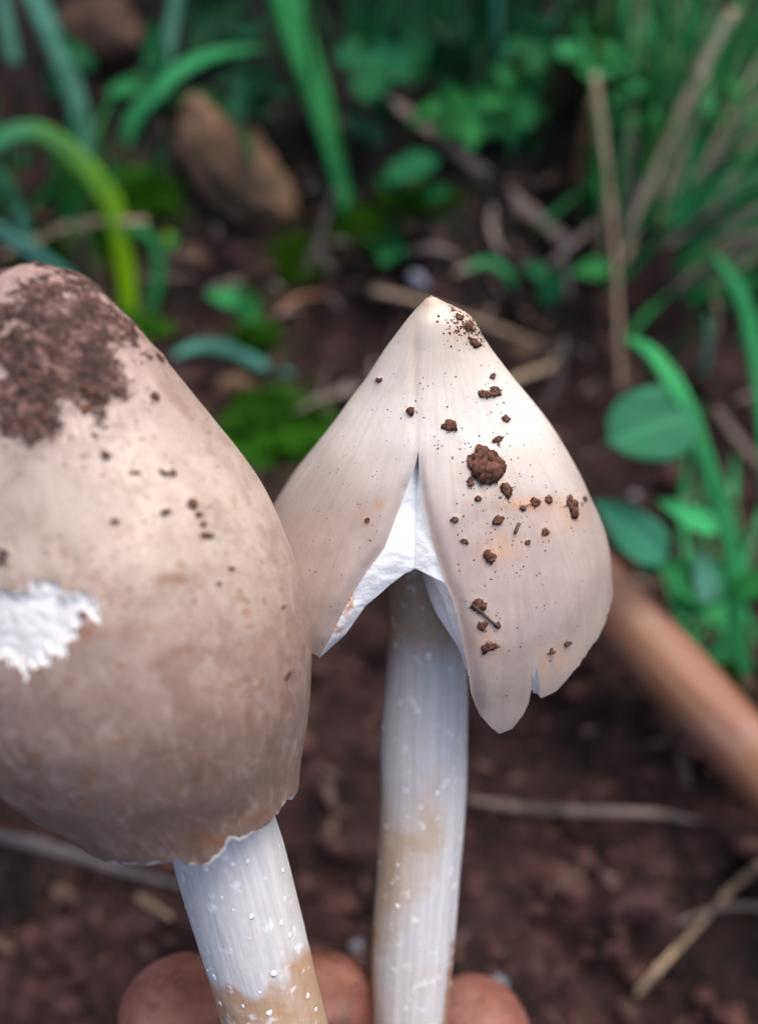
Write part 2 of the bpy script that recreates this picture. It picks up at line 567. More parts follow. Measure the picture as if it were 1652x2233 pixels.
# ------------------------------------------------------------------ ground
def terrain(x, y):
    x = np.asarray(x, float); y = np.asarray(y, float)
    t = np.clip((y - .24) / .3, 0, 1)
    bank = .46 * (y - .24 - .06) * t * t * (3 - 2 * t)
    bank = np.where(y > 1.6, bank - .40 * (y - 1.6) * np.clip((y - 1.6) / 2, 0, 1), bank)
    near = np.exp(-((x / .9) ** 2 + ((y - .3) / .9) ** 2))
    n = .022 * fbm(x * 7 + 3.1, y * 7 + 1.7, None, 3) + .014 * fbm(x * 30, y * 30 + 9, None, 4, .55)
    big = .15 * fbm(x * .35 + 8, y * .35 + 4, None, 3) * (1 - near)
    return bank + n * (.25 + .75 * near) + big


def gd(px, py):
    """distance along the view axis at which the drawing position meets the ground"""
    px = np.atleast_1d(np.asarray(px, float)); py = np.atleast_1d(np.asarray(py, float))
    ds = np.linspace(.2, 1.6, 1401)
    p = P(px[:, None], py[:, None], ds[None, :])
    below = p[..., 2] < terrain(p[..., 0], p[..., 1])
    k = np.argmax(below, 1)
    return np.where(below.any(1), ds[k], 1.2)


def g1(px, py): return float(gd(px, py)[0])


def make_ground():
    n = 520
    a = np.linspace(-1, 1, n)
    k = 7.6
    X = np.sinh(a * k) / math.sinh(k) * 40
    gx, gy = np.meshgrid(X * 1.0, X * 1.0 + .33, indexing='ij')
    # even spacing near the centre
    lin = np.linspace(-.62, .62, 400)
    out = np.geomspace(.64, 40, 60)
    ax = np.concatenate([-out[::-1], lin, out])
    gx, gy = np.meshgrid(ax, ax + .38, indexing='ij')
    gz = terrain(gx, gy)
    v = np.stack([gx, gy, gz], -1)
    n = len(ax)
    q = v.reshape(-1, 3)
    px, py, d = proj(q)
    vis = (d > .05)
    soil_shade = np.zeros(len(q)); moss = np.zeros(len(q))
    for cx, cy, rx, ry, s in ((720, 150, 420, 300, 1.5), (1080, 420, 320, 170, 1.1), (300, 80, 260, 130, 1.0), (1180, 690, 140, 110, .9), (620, 330, 160, 120, .9), (60, 1900, 240, 60, .6), (1500, 2150, 220, 110, .5)):  # where the dark gaps between plants are painted on the soil
        soil_shade += s * np.exp(-((px - cx) / rx) ** 2 - ((py - cy) / ry) ** 2) * vis
    for cx, cy, rx, ry, s in ((610, 930, 110, 90, 1), (780, 510, 90, 60, .9), (560, 740, 70, 50, .7), (310, 430, 90, 70, .8), (640, 580, 70, 70, .6), (900, 440, 120, 50, .5), (1550, 1450, 90, 90, .6), (250, 650, 80, 60, .7)):
        moss += s * np.exp(-((px - cx) / rx) ** 2 - ((py - cy) / ry) ** 2) * vis
    o = build('ground', q, [grid_faces(n, n)], M['soil'], org=np.zeros(3), attrs={'gap_shade': np.clip(soil_shade, 0, 1), 'moss': np.clip(moss, 0, 1)})
    tag(o, kind='structure')


make_ground()


# ------------------------------------------------------------------ mushrooms
class Cap:
    """bell surface round a bent axis: s runs down the axis, th round it (0 faces the viewer)"""
    def __init__(s, cx, cy, d, R, L, zr):
        s.cx, s.cy, s.d, s.R, s.L, s.zr = cx, cy, d, R, L, zr

    def frame(s, S):
        e = 1.0
        c = P(s.cx(S), s.cy(S), s.d(S))
        T = unit(P(s.cx(S + e), s.cy(S + e), s.d(S + e)) - P(s.cx(S - e), s.cy(S - e), s.d(S - e)))
        X = unit(np.cross(T, FWD)); Z = np.cross(T, X)
        return c, T, X, Z

    def ev(s, S, th, inset=0.0):
        S, th = np.broadcast_arrays(np.asarray(S, float), np.asarray(th, float))
        c, T, X, Z = s.frame(S)
        k = KX * s.d(S)
        r = np.where(np.sin(th) > 0, s.R(S), s.L(S)) * k
        z = .5 * (s.R(S) + s.L(S)) * k * s.zr
        r = np.maximum(r - inset, 0.0002); z = np.maximum(z - inset, 0.0002)
        return c + X * (r * np.sin(th))[..., None] + Z * (z * np.cos(th))[..., None]

    def normal(s, S, th):
        a = s.ev(S + 1.0, th) - s.ev(S - 1.0, th); b = s.ev(S, th + .01) - s.ev(S, th - .01)
        n = unit(np.cross(b, a)); c = s.frame(S)[0]
        return np.where(((s.ev(S, th) - c) * n).sum(-1, keepdims=True) < 0, -n, n)

    def table(s, smax, inset=0.0):
        S, T = np.meshgrid(np.linspace(2, smax, 420), np.linspace(-1.65, 1.65, 420), indexing='ij')
        x, y, _ = proj(s.ev(S, T, inset))
        return S.ravel(), T.ravel(), x.ravel(), y.ravel()


def invert(tab, pts):
    S, T, x, y = tab
    out = []
    for a, b in pts:
        k = np.argmin((x - a) ** 2 + (y - b) ** 2)
        out.append((S[k], T[k]))
    return np.array(out)


def normals_grid(p, wrap):
    du = np.roll(p, -1, 1) - np.roll(p, 1, 1) if wrap else np.gradient(p, axis=1)
    dv = np.gradient(p, axis=0)
    return unit(np.cross(du, dv))


def place_crumbs(cap, verts, nrm, items, specks, stuff_name):
    """soil lumps stuck on the skin: (px, py, half width, half height, turn)"""
    x, y, d = proj(verts)
    front = ((nrm * (CAM - verts)).sum(-1) > 0)
    x = np.where(front, x, 1e6)
    def at(a, b):
        k = np.argmin((x - a) ** 2 + (y - b) ** 2)
        return verts[k], nrm[k], d[k]
    for (a, b, hw, hh, turn) in items:
        p, n, dd = at(a, b)
        k = KX * dd
        # tangent frame: e1 image-right, e2 image-down on the surface
        e1 = unit(RIGHT - n * (RIGHT @ n)); e2 = np.cross(n, e1)
        if e2 @ UP > 0: e2 = -e2
        acc = Acc()
        cells = max(2, int(hw * hh / 60)) if max(hw, hh) > 10 else 2
        cells = min(cells, 26)
        for i in range(cells):
            rr, aa = math.sqrt(rng.random()) * .8, rng.random() * 6.28
            ox, oy = hw * rr * math.cos(aa), hh * rr * math.sin(aa)
            if i == 0: ox = oy = 0
            ct, sn = math.cos(turn), math.sin(turn)
            ox, oy = ox * ct - oy * sn, ox * sn + oy * ct
            sz = (min(hw, hh) * rng.uniform(.35, .7) if cells > 2 else min(hw, hh) * rng.uniform(.7, 1.0)) * k
            v, f = lump(sz, ICO2, .75, 2.2)
            v = v[:, :1] * e1 + v[:, 1:2] * e2 + v[:, 2:] * n * .32
            if cells == 2:
                el = max(hw, hh) / min(hw, hh)
                ax = unit(e1 * ct + e2 * sn)
                v = v + ax * (v @ ax)[:, None] * (el - 1)
            acc.add(v + p + (e1 * ox + e2 * oy) * k + n * sz * .08, [f])
        vv, ff = acc.get()
        build('soil_crumb', vv, ff, M['crumb'], cap, org=p)
    acc = Acc()
    for (a, b, hw) in specks:
        p, n, dd = at(a, b)
        v, f = lump(hw * KX * dd, ICO1, .4)
        v = v - n * (v @ n)[:, None] * .6
        acc.add(v + p, [f])
    if acc.n:
        vv, ff = acc.get()
        tag(build(stuff_name, vv, ff, M['crumb'], cap), kind='stuff')


def make_stem(root, ctrl, mat, stain_shade_f, dirt_f, nflecks):
    """ctrl rows: px, py, d, half width (drawing px)"""
    q = spline(ctrl, 150)
    c = P(q[:, 0], q[:, 1], q[:, 2]); r = q[:, 3] * KX * q[:, 2]
    n, m = 150, 96
    T = unit(np.gradient(c, axis=0)); X = unit(np.cross(T, FWD)); Z = np.cross(T, X)
    th = np.linspace(0, 2 * math.pi, m + 1)
    vv = np.arange(n) / (n - 1)
    rr = r[:, None] * (1 + .018 * fbm(np.sin(th)[None] * 1.5 + 3, np.cos(th)[None] * 1.5, vv[:, None] * 7, 3) + .012 * vnoise(th[None] * 5, vv[:, None] * 3))
    rr[:, -1] = rr[:, 0]
    p = c[:, None] + X[:, None] * (rr * np.sin(th))[..., None] + Z[:, None] * (rr * np.cos(th))[..., None]
    px, py, _ = proj(p)
    lat = np.broadcast_to(np.sin(th)[None], px.shape)
    uv = np.stack(np.broadcast_arrays(th[None] / (2 * math.pi), vv[:, None]), -1)
    verts = np.vstack([p.reshape(-1, 3), c[:1], c[-1:]])
    k = np.arange(m)
    f = [grid_faces(n, m + 1), np.stack([np.full(m, n * (m + 1) + 1), (n - 1) * (m + 1) + k + 1, (n - 1) * (m + 1) + k], -1)]
    st = np.append(stain_shade_f(lat, py).ravel(), [0, 1]); dt = np.append(dirt_f(lat, py).ravel(), [0, 1])
    o = build('stem', verts, f, mat, root, uv=np.vstack([uv.reshape(-1, 2), [[0, 0], [0, 1]]]), attrs={'stain_shade': st, 'dirt': dt})
    acc = Acc()
    for i in range(nflecks):
        a = rng.uniform(-1.6, 1.6); t = rng.uniform(.2, .97)
        iu = int((a / (2 * math.pi)) % 1 * m); iv = int(t * (n - 1))
        nn = unit(p[iv, iu] - c[iv])
        v, ff = lump(rng.uniform(.00025, .00055) * (1.4 if rng.random() < .15 else 1), ICO2, .4)
        v = v + T[iv] * (v @ T[iv])[:, None] * .2 - nn * (v @ nn)[:, None] * .86
        acc.add(v + p[iv, iu], [ff])
    a, b = acc.get()
    tag(build('stem_flecks', a, b, M['fleck'], o), kind='stuff')
    return o


def lamellae(root, capf, s0, s1f, n, inset0, rin):
    """thin radial plates under the cap; rin(t) is how far each reaches towards the stem"""
    acc = Acc()
    for th in np.linspace(-math.pi, math.pi, n, endpoint=False) + .01:
        s1 = s1f(th)
        t = np.linspace(0, 1, 14)
        S = s0 + (s1 - s0) * t
        out = capf.ev(S, np.full(14, th), inset0)
        c, _, _, _ = capf.frame(S)
        k = rin(t)[:, None]
        inn = out + (c - out) * k
        dth = .0035
        side = unit(np.cross(out[7] - c[7], out[-1] - out[0]))
        wv = side * .00016
        v = np.vstack([out - wv, inn - wv, inn + wv, out + wv])
        acc.add(v, [grid_faces(4, 14, False)])
    v, f = acc.get()
    o = build('gills', v, f, M['flesh'], root, attrs={'stain_shade': np.zeros(len(v))})
    tag(o, kind='stuff')


# --- the near mushroom with the brown cap
AX, AY = .31 / math.hypot(.31, .95), .95 / math.hypot(.31, .95)
LS = [-30, 0, 6, 20, 70, 150, 237, 392, 530, 663, 800, 950, 1022, 1080, 1120, 1162, 1198, 1228, 1256]
LR = [0, 0, 30, 56, 123, 173, 216, 271, 320, 361, 367, 354, 331, 311, 292, 269, 247, 228, 214]
LL = [0, 0, 36, 70, 125, 180, 235, 308, 362, 400, 420, 420, 396, 368, 333, 292, 269, 253, 232]
capL = Cap(lambda S: 48 + AX * np.asarray(S), lambda S: 575 + AY * np.asarray(S), pchip([-60, 0, 1300, 1500], [.1285, .130, .150, .1525]),
           profile(LS, LR), profile(LS, LL), .95)
LEFT_BASE = P(700, 2580, .163)
mushL = thing('mushroom', 'bigger brown capped mushroom at the near side with soil crusted top and torn white patch', 'mushroom', LEFT_BASE)


def blob(x, y, items):
    r = np.zeros_like(x)
    for cx, cy, rx, ry, s in items:
        r = r + s * np.exp(-((x - cx) / rx) ** 2 - ((y - cy) / ry) ** 2)
    return r


def in_poly(x, y, poly):
    p = np.array(poly, float); inside = np.zeros(x.shape, bool)
    for (x1, y1), (x2, y2) in zip(p, np.roll(p, -1, 0)):
        c = ((y1 > y) != (y2 > y)) & (x < (x2 - x1) * (y - y1) / (y2 - y1 + 1e-9) + x1)
        inside ^= c
    return inside


def poly_dist(x, y, poly):
    p = np.array(poly, float); d = np.full(x.shape, 1e9)
    for (x1, y1), (x2, y2) in zip(p, np.roll(p, -1, 0)):
        t = np.clip(((x - x1) * (x2 - x1) + (y - y1) * (y2 - y1)) / ((x2 - x1) ** 2 + (y2 - y1) ** 2 + 1e-9), 0, 1)
        d = np.minimum(d, np.hypot(x - x1 - t * (x2 - x1), y - y1 - t * (y2 - y1)))
    return np.where(in_poly(x, y, poly), d, -d)


def make_left_cap():
    nv, nu = 420, 640
    a = np.linspace(0, 1, 430)
    th = np.concatenate([np.linspace(-1.75, 1.75, 480), np.linspace(1.75, 2 * math.pi - 1.75, 162)[1:-1]])
    nu = len(th)
    t = np.linspace(0, 1, nv) ** 1.15
    rim = 1248 + 9 * vnoise(th * 6, th * 0) + 7 * vnoise(th * 11, th * 0 + 3) + 2.5 * vnoise(th * 29, th * 0 + 7)
    rim += -14 * np.exp(-((th - .45) / .06) ** 2) + 12 * np.exp(-((th - .25) / .1) ** 2)
    rim = np.where(th < 0, 1236 + (rim - 1248) * .25, rim)
    rim -= 16 * np.clip(-th / .9, 0, 1)
    rim[th > 2.5] = 1232
    S = t[:, None] * rim[None]
    TH = np.broadcast_to(th[None], S.shape)
    p = capL.ev(S, TH)
    n = capL.normal(np.maximum(S, 3.0), TH)
    n[0] = unit(-(capL.frame(np.array([5.0]))[1]))
    x, y, _ = proj(p)
    front = (n * (CAM - p)).sum(-1) > 0
    x = np.where(front, x, -4000.)
    nz = fbm(p[..., 0] * 900, p[..., 1] * 900, p[..., 2] * 900, 3)
    nzs = fbm(p[..., 0] * 150, p[..., 1] * 150, p[..., 2] * 150, 3)
    items = [(415, 1098, 9, 12, .5), (432, 1122, 6, 8, 0), (443, 1146, 8, 12, .2), (452, 1167, 15, 7, -.2), (360, 1116, 12, 6, -.5), (252, 1136, 8, 5, 0), (356, 1030, 14, 7, .2),
             (192, 892, 11, 11, 0), (230, 990, 9, 8, 0), (340, 867, 15, 13, 0), (628, 1472, 6, 12, -.3), (182, 1346, 15, 9, .6), (375, 1027, 7, 6, 0), (290, 1030, 9, 5, 0),
             (110, 765, 34, 9, .1), (170, 800, 26, 9, -.1), (45, 830, 30, 10, .0), (60, 650, 34, 8, -.15), (70, 925, 30, 9, 0), (300, 712, 22, 9, .7), (350, 778, 12, 8, .8),
             (505, 1238, 6, 5, 0), (618, 1320, 6, 4, 0), (477, 1270, 5, 4, 0), (200, 855, 20, 8, .2), (15, 745, 26, 9, .2)]
    dirt = blob(x, y, [(60, 640, 150, 60, .85), (70, 740, 130, 70, .8), (110, 815, 120, 45, .85), (30, 850, 110, 60, .7), (60, 930, 80, 40, .7), (210, 850, 70, 45, .6),
                       (300, 715, 45, 30, .6), (100, 600, 150, 30, .75), (340, 770, 30, 20, .45), (-40, 700, 130, 130, .6), (5, 1215, 16, 30, .75),
                       (200, 930, 70, 60, .25), (330, 1040, 60, 25, .28), (430, 1130, 30, 50, .2), (230, 700, 120, 40, .3)])
    dirt = dirt * (1.0 + 1.3 * nzs + .5 * nz)
    dirt = np.maximum(dirt, blob(x, y, [(a, b, 1.25 * max(hw, 4), 1.25 * max(hh, 4), .62) for a, b, hw, hh, _ in items if hw < 20]))
    dirt0 = dirt
    dirt = dirt + .22 * front * np.clip((nz - .45) * 3, 0, 1) * np.clip((1150 - y) / 300, 0, 1)
    tear = [(-60, 1275), (40, 1290), (95, 1258), (130, 1280), (140, 1300), (175, 1290), (205, 1305), (218, 1330), (216, 1352), (185, 1350), (165, 1372), (172, 1385),
            (150, 1395), (140, 1430), (110, 1425), (120, 1450), (85, 1445), (60, 1480), (45, 1455), (20, 1450), (5, 1425), (-60, 1440)]
    pd = poly_dist(x, y, tear) + 7 * nz + 11 * fbm(x / 7, y / 22, None, 3)
    flesh = np.clip(.5 + pd / 16, 0, 1) * front
    tips = [[(40, 1455), (70, 1450), (58, 1535)], [(118, 1400), (150, 1392), (128, 1462)], [(-20, 1430), (20, 1440), (0, 1500)]]
    for tp in []:
        flesh = np.maximum(flesh, np.clip(.48 + (poly_dist(x, y, tp)) / 20, 0, .62) * front)
    stain_shade = blob(x, y, [(388, 1262, 40, 14, 1.7), (402, 1418, 34, 12, 1.1), (90, 1285, 110, 22, .55), (470, 1838, 42, 20, 1.5), (570, 1785, 40, 12, .8), (330, 1872, 60, 8, .4), (630, 1700, 30, 40, .4),
                        (230, 850, 90, 40, .5), (200, 1380, 40, 12, .7), (420, 880, 60, 70, .25), (300, 1830, 160, 20, .35)])
    # relief: soil crust, torn hollow, gentle dents
    disp = .00045 * np.clip(dirt0, 0, 1) * (.3 + .7 * (nz + .5)) - .0006 * np.clip(pd / 14, 0, 1) * front * (1 - .25 * nz)
    pass
    disp += .0006 * fbm(p[..., 0] * 38, p[..., 1] * 38, p[..., 2] * 38, 3) * np.clip(S / 300, 0, 1)
    pass
    pass
    disp *= np.clip(np.arange(nv) / 6, 0, 1)[:, None]
    p2 = p + n * disp[..., None]
    # under side: roll in and run back up under the cap
    lip = []
    for ds, ins in ((6, .0006), (4, .0016), (-14, .0026), (-80, .0030), (-250, .0035), (-480, .0045), (-700, .008)):
        lip.append(capL.ev(np.broadcast_to(rim + ds, th.shape), th, ins))
    lip = np.array(lip)
    allp = np.concatenate([p2, lip], 0)
    nt_ = len(allp)
    uv = np.stack(np.broadcast_arrays(th[None] / (2 * math.pi), np.concatenate([S / 1300, np.full((7, nu), 1.0)], 0)), -1)
    z7 = np.zeros((7, nu))
    fl = np.concatenate([np.maximum(flesh, np.clip((S - rim[None] + 3 + 8 * np.exp(-((TH - .42) / .25) ** 2)) / 8 + .5 * nz, 0, .9) * (TH < 2.0)), z7 + 1], 0)
    A = {'dirt': np.concatenate([dirt, z7], 0), 'flesh': fl, 'stain_shade': np.concatenate([stain_shade, z7 + .2], 0)}
    o = build('cap', allp.reshape(-1, 3), [grid_faces(nt_, nu, True)], M['cap_brown'], mushL, uv=uv.reshape(-1, 2), attrs=A)
    sp = []
    for i in range(300):
        q = rng.random()
        if q < .6: sp.append((rng.normal(90, 110), rng.normal(790, 110), rng.uniform(1.2, 4)))
        elif q < .8: sp.append((rng.normal(330, 110), rng.normal(980, 120), rng.uniform(1.2, 3.2)))
        else: sp.append((rng.uniform(100, 660), rng.uniform(1000, 1700), rng.uniform(.8, 2.2)))
    sp = [s for s in sp if -60 < s[0] < 680 and s[1] > 585]
    place_crumbs(o, p2.reshape(-1, 3), n.reshape(-1, 3), items, sp, 'soil_specks')
    # a hair-fine root thread sticking out of the soil crust
    v, f = tube(P([185, 212, 238, 278, 312], [610, 622, 655, 700, 742], [.1325, .132, .1325, .1335, .135]), [.0002, .00016, .00015, .00012, .0001], 6)
    build('root_thread', v, f, M['twig'], o)


make_left_cap()
make_stem(mushL, [(395, 1500, .149, 108), (450, 1700, .1505, 112), (497, 1850, .152, 118), (547, 2030, .1545, 114), (588, 2180, .157, 110), (640, 2380, .160, 108), (700, 2580, .163, 96)],
          M['stem_a'],
          lambda lat, y: np.clip((y - 2165 + 75 * np.clip(lat, 0, 1) ** 2 + 25 * lat ** 2 + 26 * fbm(lat * 3, y / 60, None, 3)) / 45 + .5, 0, 1) * 1.0 + .1 * (lat > .8),
          lambda lat, y: np.clip((y - 2190) / 160, 0, 1) * .55 + .3 * np.clip((lat - .9) / .1, 0, 1) * (y > 1900), 45)
lamellae(mushL, capL, 650, lambda th: 1224, 150, .0036, lambda t: .55 * np.sin(np.pi * np.clip(t * .9 + .1, 0, 1)) ** .7)

# --- the farther mushroom with the split pale cap
RS = [-20, 0, 5, 18, 45, 105, 205, 315, 415, 525, 605, 685, 760, 860, 960, 1100]
RR = [0, 0, 12, 34, 84, 122, 205, 293, 350, 399, 407, 409, 396, 360, 313, 247]
RL = [0, 0, 10, 22, 44, 88, 153, 232, 307, 373, 404, 410, 398, 365, 325, 265]
capR = Cap(lambda S: 940 - .025 * np.asarray(S), lambda S: 645 + np.asarray(S, float), pchip([-60, 0, 605, 1200], [.1495, .152, .178, .196]),
           profile(RS, RR, 30), profile(RS, RL, 30), .82)
mushR = thing('mushroom', 'pale cream mushroom with its cap split open in front and speckled with soil', 'mushroom', P(880, 2560, .187))


def make_right_cap():
    tab = capR.table(1090)
    tabi = capR.table(1090, .0042)
    cutL = [(912, 985), (905, 1010), (885, 1060), (862, 1120), (835, 1190), (800, 1240), (770, 1285), (740, 1340), (715, 1390), (690, 1437), (680, 1470)]
    cutR = [(912, 985), (915, 1030), (920, 1080), (932, 1140), (948, 1200), (968, 1255), (990, 1310), (1005, 1370), (1017, 1430), (1030, 1510), (1038, 1550)]
    inL = [(914, 1010), (914, 1060), (913, 1130), (911, 1235), (880, 1250), (850, 1272), (800, 1314), (760, 1372), (715, 1415), (690, 1440), (680, 1475)]
    inR = [(909, 1010), (904, 1060), (900, 1130), (899, 1236), (925, 1242), (944, 1256), (964, 1300), (986, 1360), (1004, 1415), (1030, 1512), (1038, 1552)]
    def cutf(pts, tb):
        st = invert(tb, pts)
        s = np.maximum.accumulate(st[:, 0] + np.arange(len(st)) * .5)
        f = lambda S: np.interp(S, s, st[:, 1])
        return f, s[0]
    fL, sL = cutf(cutL, tab); fR, sR = cutf(cutR, tab)
    gL, tL = cutf(inL, tabi); gR, tR = cutf(inR, tabi)
    s_tip = min(sL, sR)
    th_tip = .5 * (fL(s_tip) + fR(s_tip))
    rimp = [(690, 1437), (1030, 1512), (1040, 1545), (1060, 1575), (1090, 1605), (1115, 1590), (1140, 1560), (1154, 1530), (1160, 1495), (1170, 1450), (1177, 1490), (1178, 1524), (1190, 1533), (1210, 1510), (1245, 1468), (1300, 1400), (1326, 1340)]
    r = invert(tab, rimp)
    rth = r[1:, 1].copy(); rs = r[1:, 0].copy()
    rth = np.maximum.accumulate(rth + np.arange(len(rth)) * 1e-4)
    RTH = np.concatenate([[-math.pi, -2.2, -1.5], [r[0, 1] - .25, r[0, 1]], rth, [rth[-1] + .5, 2.6, math.pi + 1e-6]])
    RSS = np.concatenate([[680, 690, 720], [r[0, 0] - 40, r[0, 0]], rs, [rs[-1] - 30, 690, 680]])
    k0, k1 = 5 + 6, 5 + 12            # the small notch is cut into an otherwise smooth rim
    keep = np.r_[0:k0 + 1, k1:len(RTH)]
    def notch(th):
        th = (th + math.pi) % (2 * math.pi) - math.pi
        return np.maximum(np.interp(th, RTH[keep], RSS[keep]) - np.interp(th, RTH, RSS), 0)
    def send(th):
        th = (th + math.pi) % (2 * math.pi) - math.pi
        return np.interp(th, RTH[keep], RSS[keep]) + 3 * vnoise(th * 14, th * 0 + 5) + 2.0 * vnoise(th * 40, th * 0 + 2)
    # columns: from the right lip of the split round the back to the left lip
    u = np.concatenate([np.linspace(0, .30, 430), np.linspace(.30, .70, 130)[1:], np.linspace(.70, 1, 330)[1:]])
    nv = 330
    t = np.linspace(0, 1, nv)
    U, Tt = np.meshgrid(u, t)
    def surf(aL, aR, inset_f):
        S = Tt * 800
        for _ in range(14):
            lo = np.where(S < s_tip, th_tip, aR(S)); hi = np.where(S < s_tip, th_tip, aL(S)) + 2 * math.pi
            TH = lo + (hi - lo) * U
            S = .5 * S + .5 * (Tt * send(TH) - notch(TH) * np.clip((Tt - .72) / .28, 0, 1) ** 2)
        return S, TH, capR.ev(S, TH, inset_f(S))
    S, TH, p = surf(fL, fR, lambda S: 0 * S)
    Si, THi, pi = surf(gL, gR, lambda S: .0042 * np.interp(S, [0, 150, 500, 700, 960], [.3, 1, 1, .55, .12]))
    n = capR.normal(np.maximum(S, 3.0), TH)
    x, y, _ = proj(p)
    front = (n * (CAM - p)).sum(-1) > 0
    x = np.where(front, x, -4000.)
    nz = fbm(p[..., 0] * 900, p[..., 1] * 900, p[..., 2] * 900, 3)
    stain_shade = blob(x, y, [(1170, 1098, 55, 16, .85), (1130, 1100, 30, 12, .6), (1100, 1190, 40, 30, .55), (1245, 1120, 30, 30, .6), (1075, 1215, 24, 20, .6), (825, 1100, 14, 10, .8), (795, 1130, 20, 14, .4),
                        (1190, 1165, 20, 18, .5), (1060, 1040, 60, 40, .35), (905, 790, 9, 90, .25), (1220, 1430, 30, 30, .5), (1060, 1400, 40, 40, .35), (765, 1320, 16, 26, .9), (735, 1375, 14, 24, .6), (1015, 715, 40, 34, .5),
                        (940, 655, 30, 14, .7), (1185, 1470, 12, 40, .3)])
    items = [(1060, 1016, 38, 33, .35), (1106, 1070, 14, 12, .4), (1246, 1104, 22, 20, -.3), (1185, 1162, 13, 14, .2), (1071, 1217, 13, 11, .2), (1083, 1134, 13, 10, -.5), (992, 1130, 8, 6, .5),
             (978, 932, 11, 16, .3), (895, 899, 9, 8, 0), (1101, 911, 8, 10, .3), (1087, 958, 5, 12, -.4), (1052, 862, 14, 8, .2), (1078, 850, 18, 9, -.5), (1075, 818, 6, 9, -.4), (826, 830, 7, 6, 0),
             (1018, 712, 14, 13, .5), (1030, 742, 15, 9, .4), (1000, 690, 9, 7, .5), (1042, 1086, 6, 7, 0), (1024, 1050, 7, 8, 0), (1045, 1320, 14, 12, .1), (1050, 1366, 9, 11, 0), (1072, 1408, 20, 13, -.4),
             (1236, 1404, 5, 10, .1), (1204, 1421, 4, 11, .1), (1276, 1086, 5, 7, 0), (1165, 1098, 14, 8, .3), (1140, 1106, 8, 5, 0), (1195, 1088, 9, 12, 0), (1012, 1180, 4, 8, .2), (1150, 1182, 4, 5, 0), (1083, 1364, 7, 7, 0), (800, 1135, 5, 4, 0)]
    dirt = blob(x, y, [(1020, 712, 26, 26, .62), (1045, 745, 22, 18, .55), (985, 668, 20, 12, .5), (1062, 1018, 34, 28, .65), (1070, 855, 26, 9, .6), (1160, 1100, 45, 8, .45), (1245, 1105, 20, 18, .6), (1070, 1408, 22, 16, .6), (1045, 1330, 14, 16, .5)])
    dirt = np.maximum(dirt, blob(x, y, [(a, b, 1.25 * max(hw, 4), 1.25 * max(hh, 4), .66) for a, b, hw, hh, _ in items]))
    dirt0 = dirt
    dirt = dirt + .3 * front * np.clip((nz - .62) * 4, 0, 1)
    # the skin along the split fades to white flesh; rim shows a thin pale edge
    flesh = np.zeros_like(x)
    disp = .00045 * fbm(p[..., 0] * 45, p[..., 1] * 45, p[..., 2] * 45, 3) * np.clip(S / 200, 0, 1) + .0003 * np.clip(dirt0, 0, 1)
    disp += .00006 * fbm(TH * 16, S / 300, None, 2) * np.clip(S / 250, 0, 1)
    disp -= .0003 * blob(x, y, [(905, 860, 10, 130, .8)])
    # lips of the split curl in a little
    d0 = np.minimum(U, 1 - U) * 2 * math.pi
    lipw = np.exp(-(d0 / .05) ** 2) * np.clip((S - s_tip) / 60, 0, 1)
    disp -= .0010 * lipw
    p2 = p + n * disp[..., None]
    nu = len(u)
    uv = np.stack([(TH / (2 * math.pi)), S / 960], -1)
    o = build('cap', p2.reshape(-1, 3), [grid_faces(nv, nu)], M['cap_pale'], mushR, uv=uv.reshape(-1, 2), attrs={'dirt': dirt, 'flesh': flesh, 'stain_shade': stain_shade})
    # white flesh: inner face, walls of the split and the rim edge in one closed part
    acc = Acc(); ast = []
    ni = normals_grid(pi, False)
    nzi = fbm(pi[..., 0] * 260, pi[..., 1] * 260, pi[..., 2] * 260, 3)
    acc.add(pi.reshape(-1, 3), [grid_faces(nv, nu, flip=True)]); ast.append(np.zeros(nv * nu))
    def strip(a, b, k, rough):
        ks = np.linspace(0, 1, k)[:, None, None]
        g = a[None] + (b - a)[None] * ks
        amp = np.sin(np.pi * ks) * rough
        off = fbm(g[..., 0] * 260, g[..., 1] * 260, g[..., 2] * 260, 3)[..., None] * amp
        g = g - FWD * off
        acc.add(g.reshape(-1, 3), [grid_faces(k, a.shape[0])])
        gx, gy, _ = proj(g)
        ast.append(blob(gx, gy, [(762, 1318, 12, 24, 1), (735, 1372, 14, 24, .8), (745, 1350, 10, 20, .6)]).ravel())
    strip(p2[:, 0], pi[:, 0], 12, .0005)
    strip(p2[:, -1], pi[:, -1], 12, .0005)
    strip(p2[-1], pi[-1], 4, .0001)
    v, f = acc.get()
    build('flesh', v, f, M['flesh'], mushR, attrs={'stain_shade': np.concatenate(ast)})
    sp = []
    for i in range(420):
        sp.append((rng.normal(1080, 110), rng.normal(1060, 190), rng.uniform(.7, 2.4)))
        if i % 4 == 0: sp.append((rng.uniform(650, 900), rng.uniform(850, 1400), rng.uniform(.6, 1.8)))
        if i % 4 == 1: sp.append((rng.normal(1015, 22), rng.normal(705, 22), rng.uniform(1.5, 4)))
    inner = []
    for a, b, h in sp:
        if 640 < a < 1320 and not (835 < a < 985 and b > 1000) : inner.append((a, b, h))
    place_crumbs(o, p2.reshape(-1, 3), n.reshape(-1, 3), items, inner, 'soil_specks')
    # splinters lying on the skin
    X, Y, D = proj(p2.reshape(-1, 3)); fr = front.reshape(-1); X = np.where(fr, X, 1e6)
    for (a, b, c, d_, rr) in ((1028, 1316, 1084, 1364, .00022), (1121, 1162, 1130, 1140, .0003)):
        pts = []
        for q in np.linspace(0, 1, 6):
            k = np.argmin((X - (a + (c - a) * q)) ** 2 + (Y - (b + (d_ - b) * q)) ** 2)
            pts.append(p2.reshape(-1, 3)[k] + n.reshape(-1, 3)[k] * .0003)
        v, f = tube(pts, rr, 6)
        build('splinter', v, f, M['twig'], o)
    return send, gL, gR


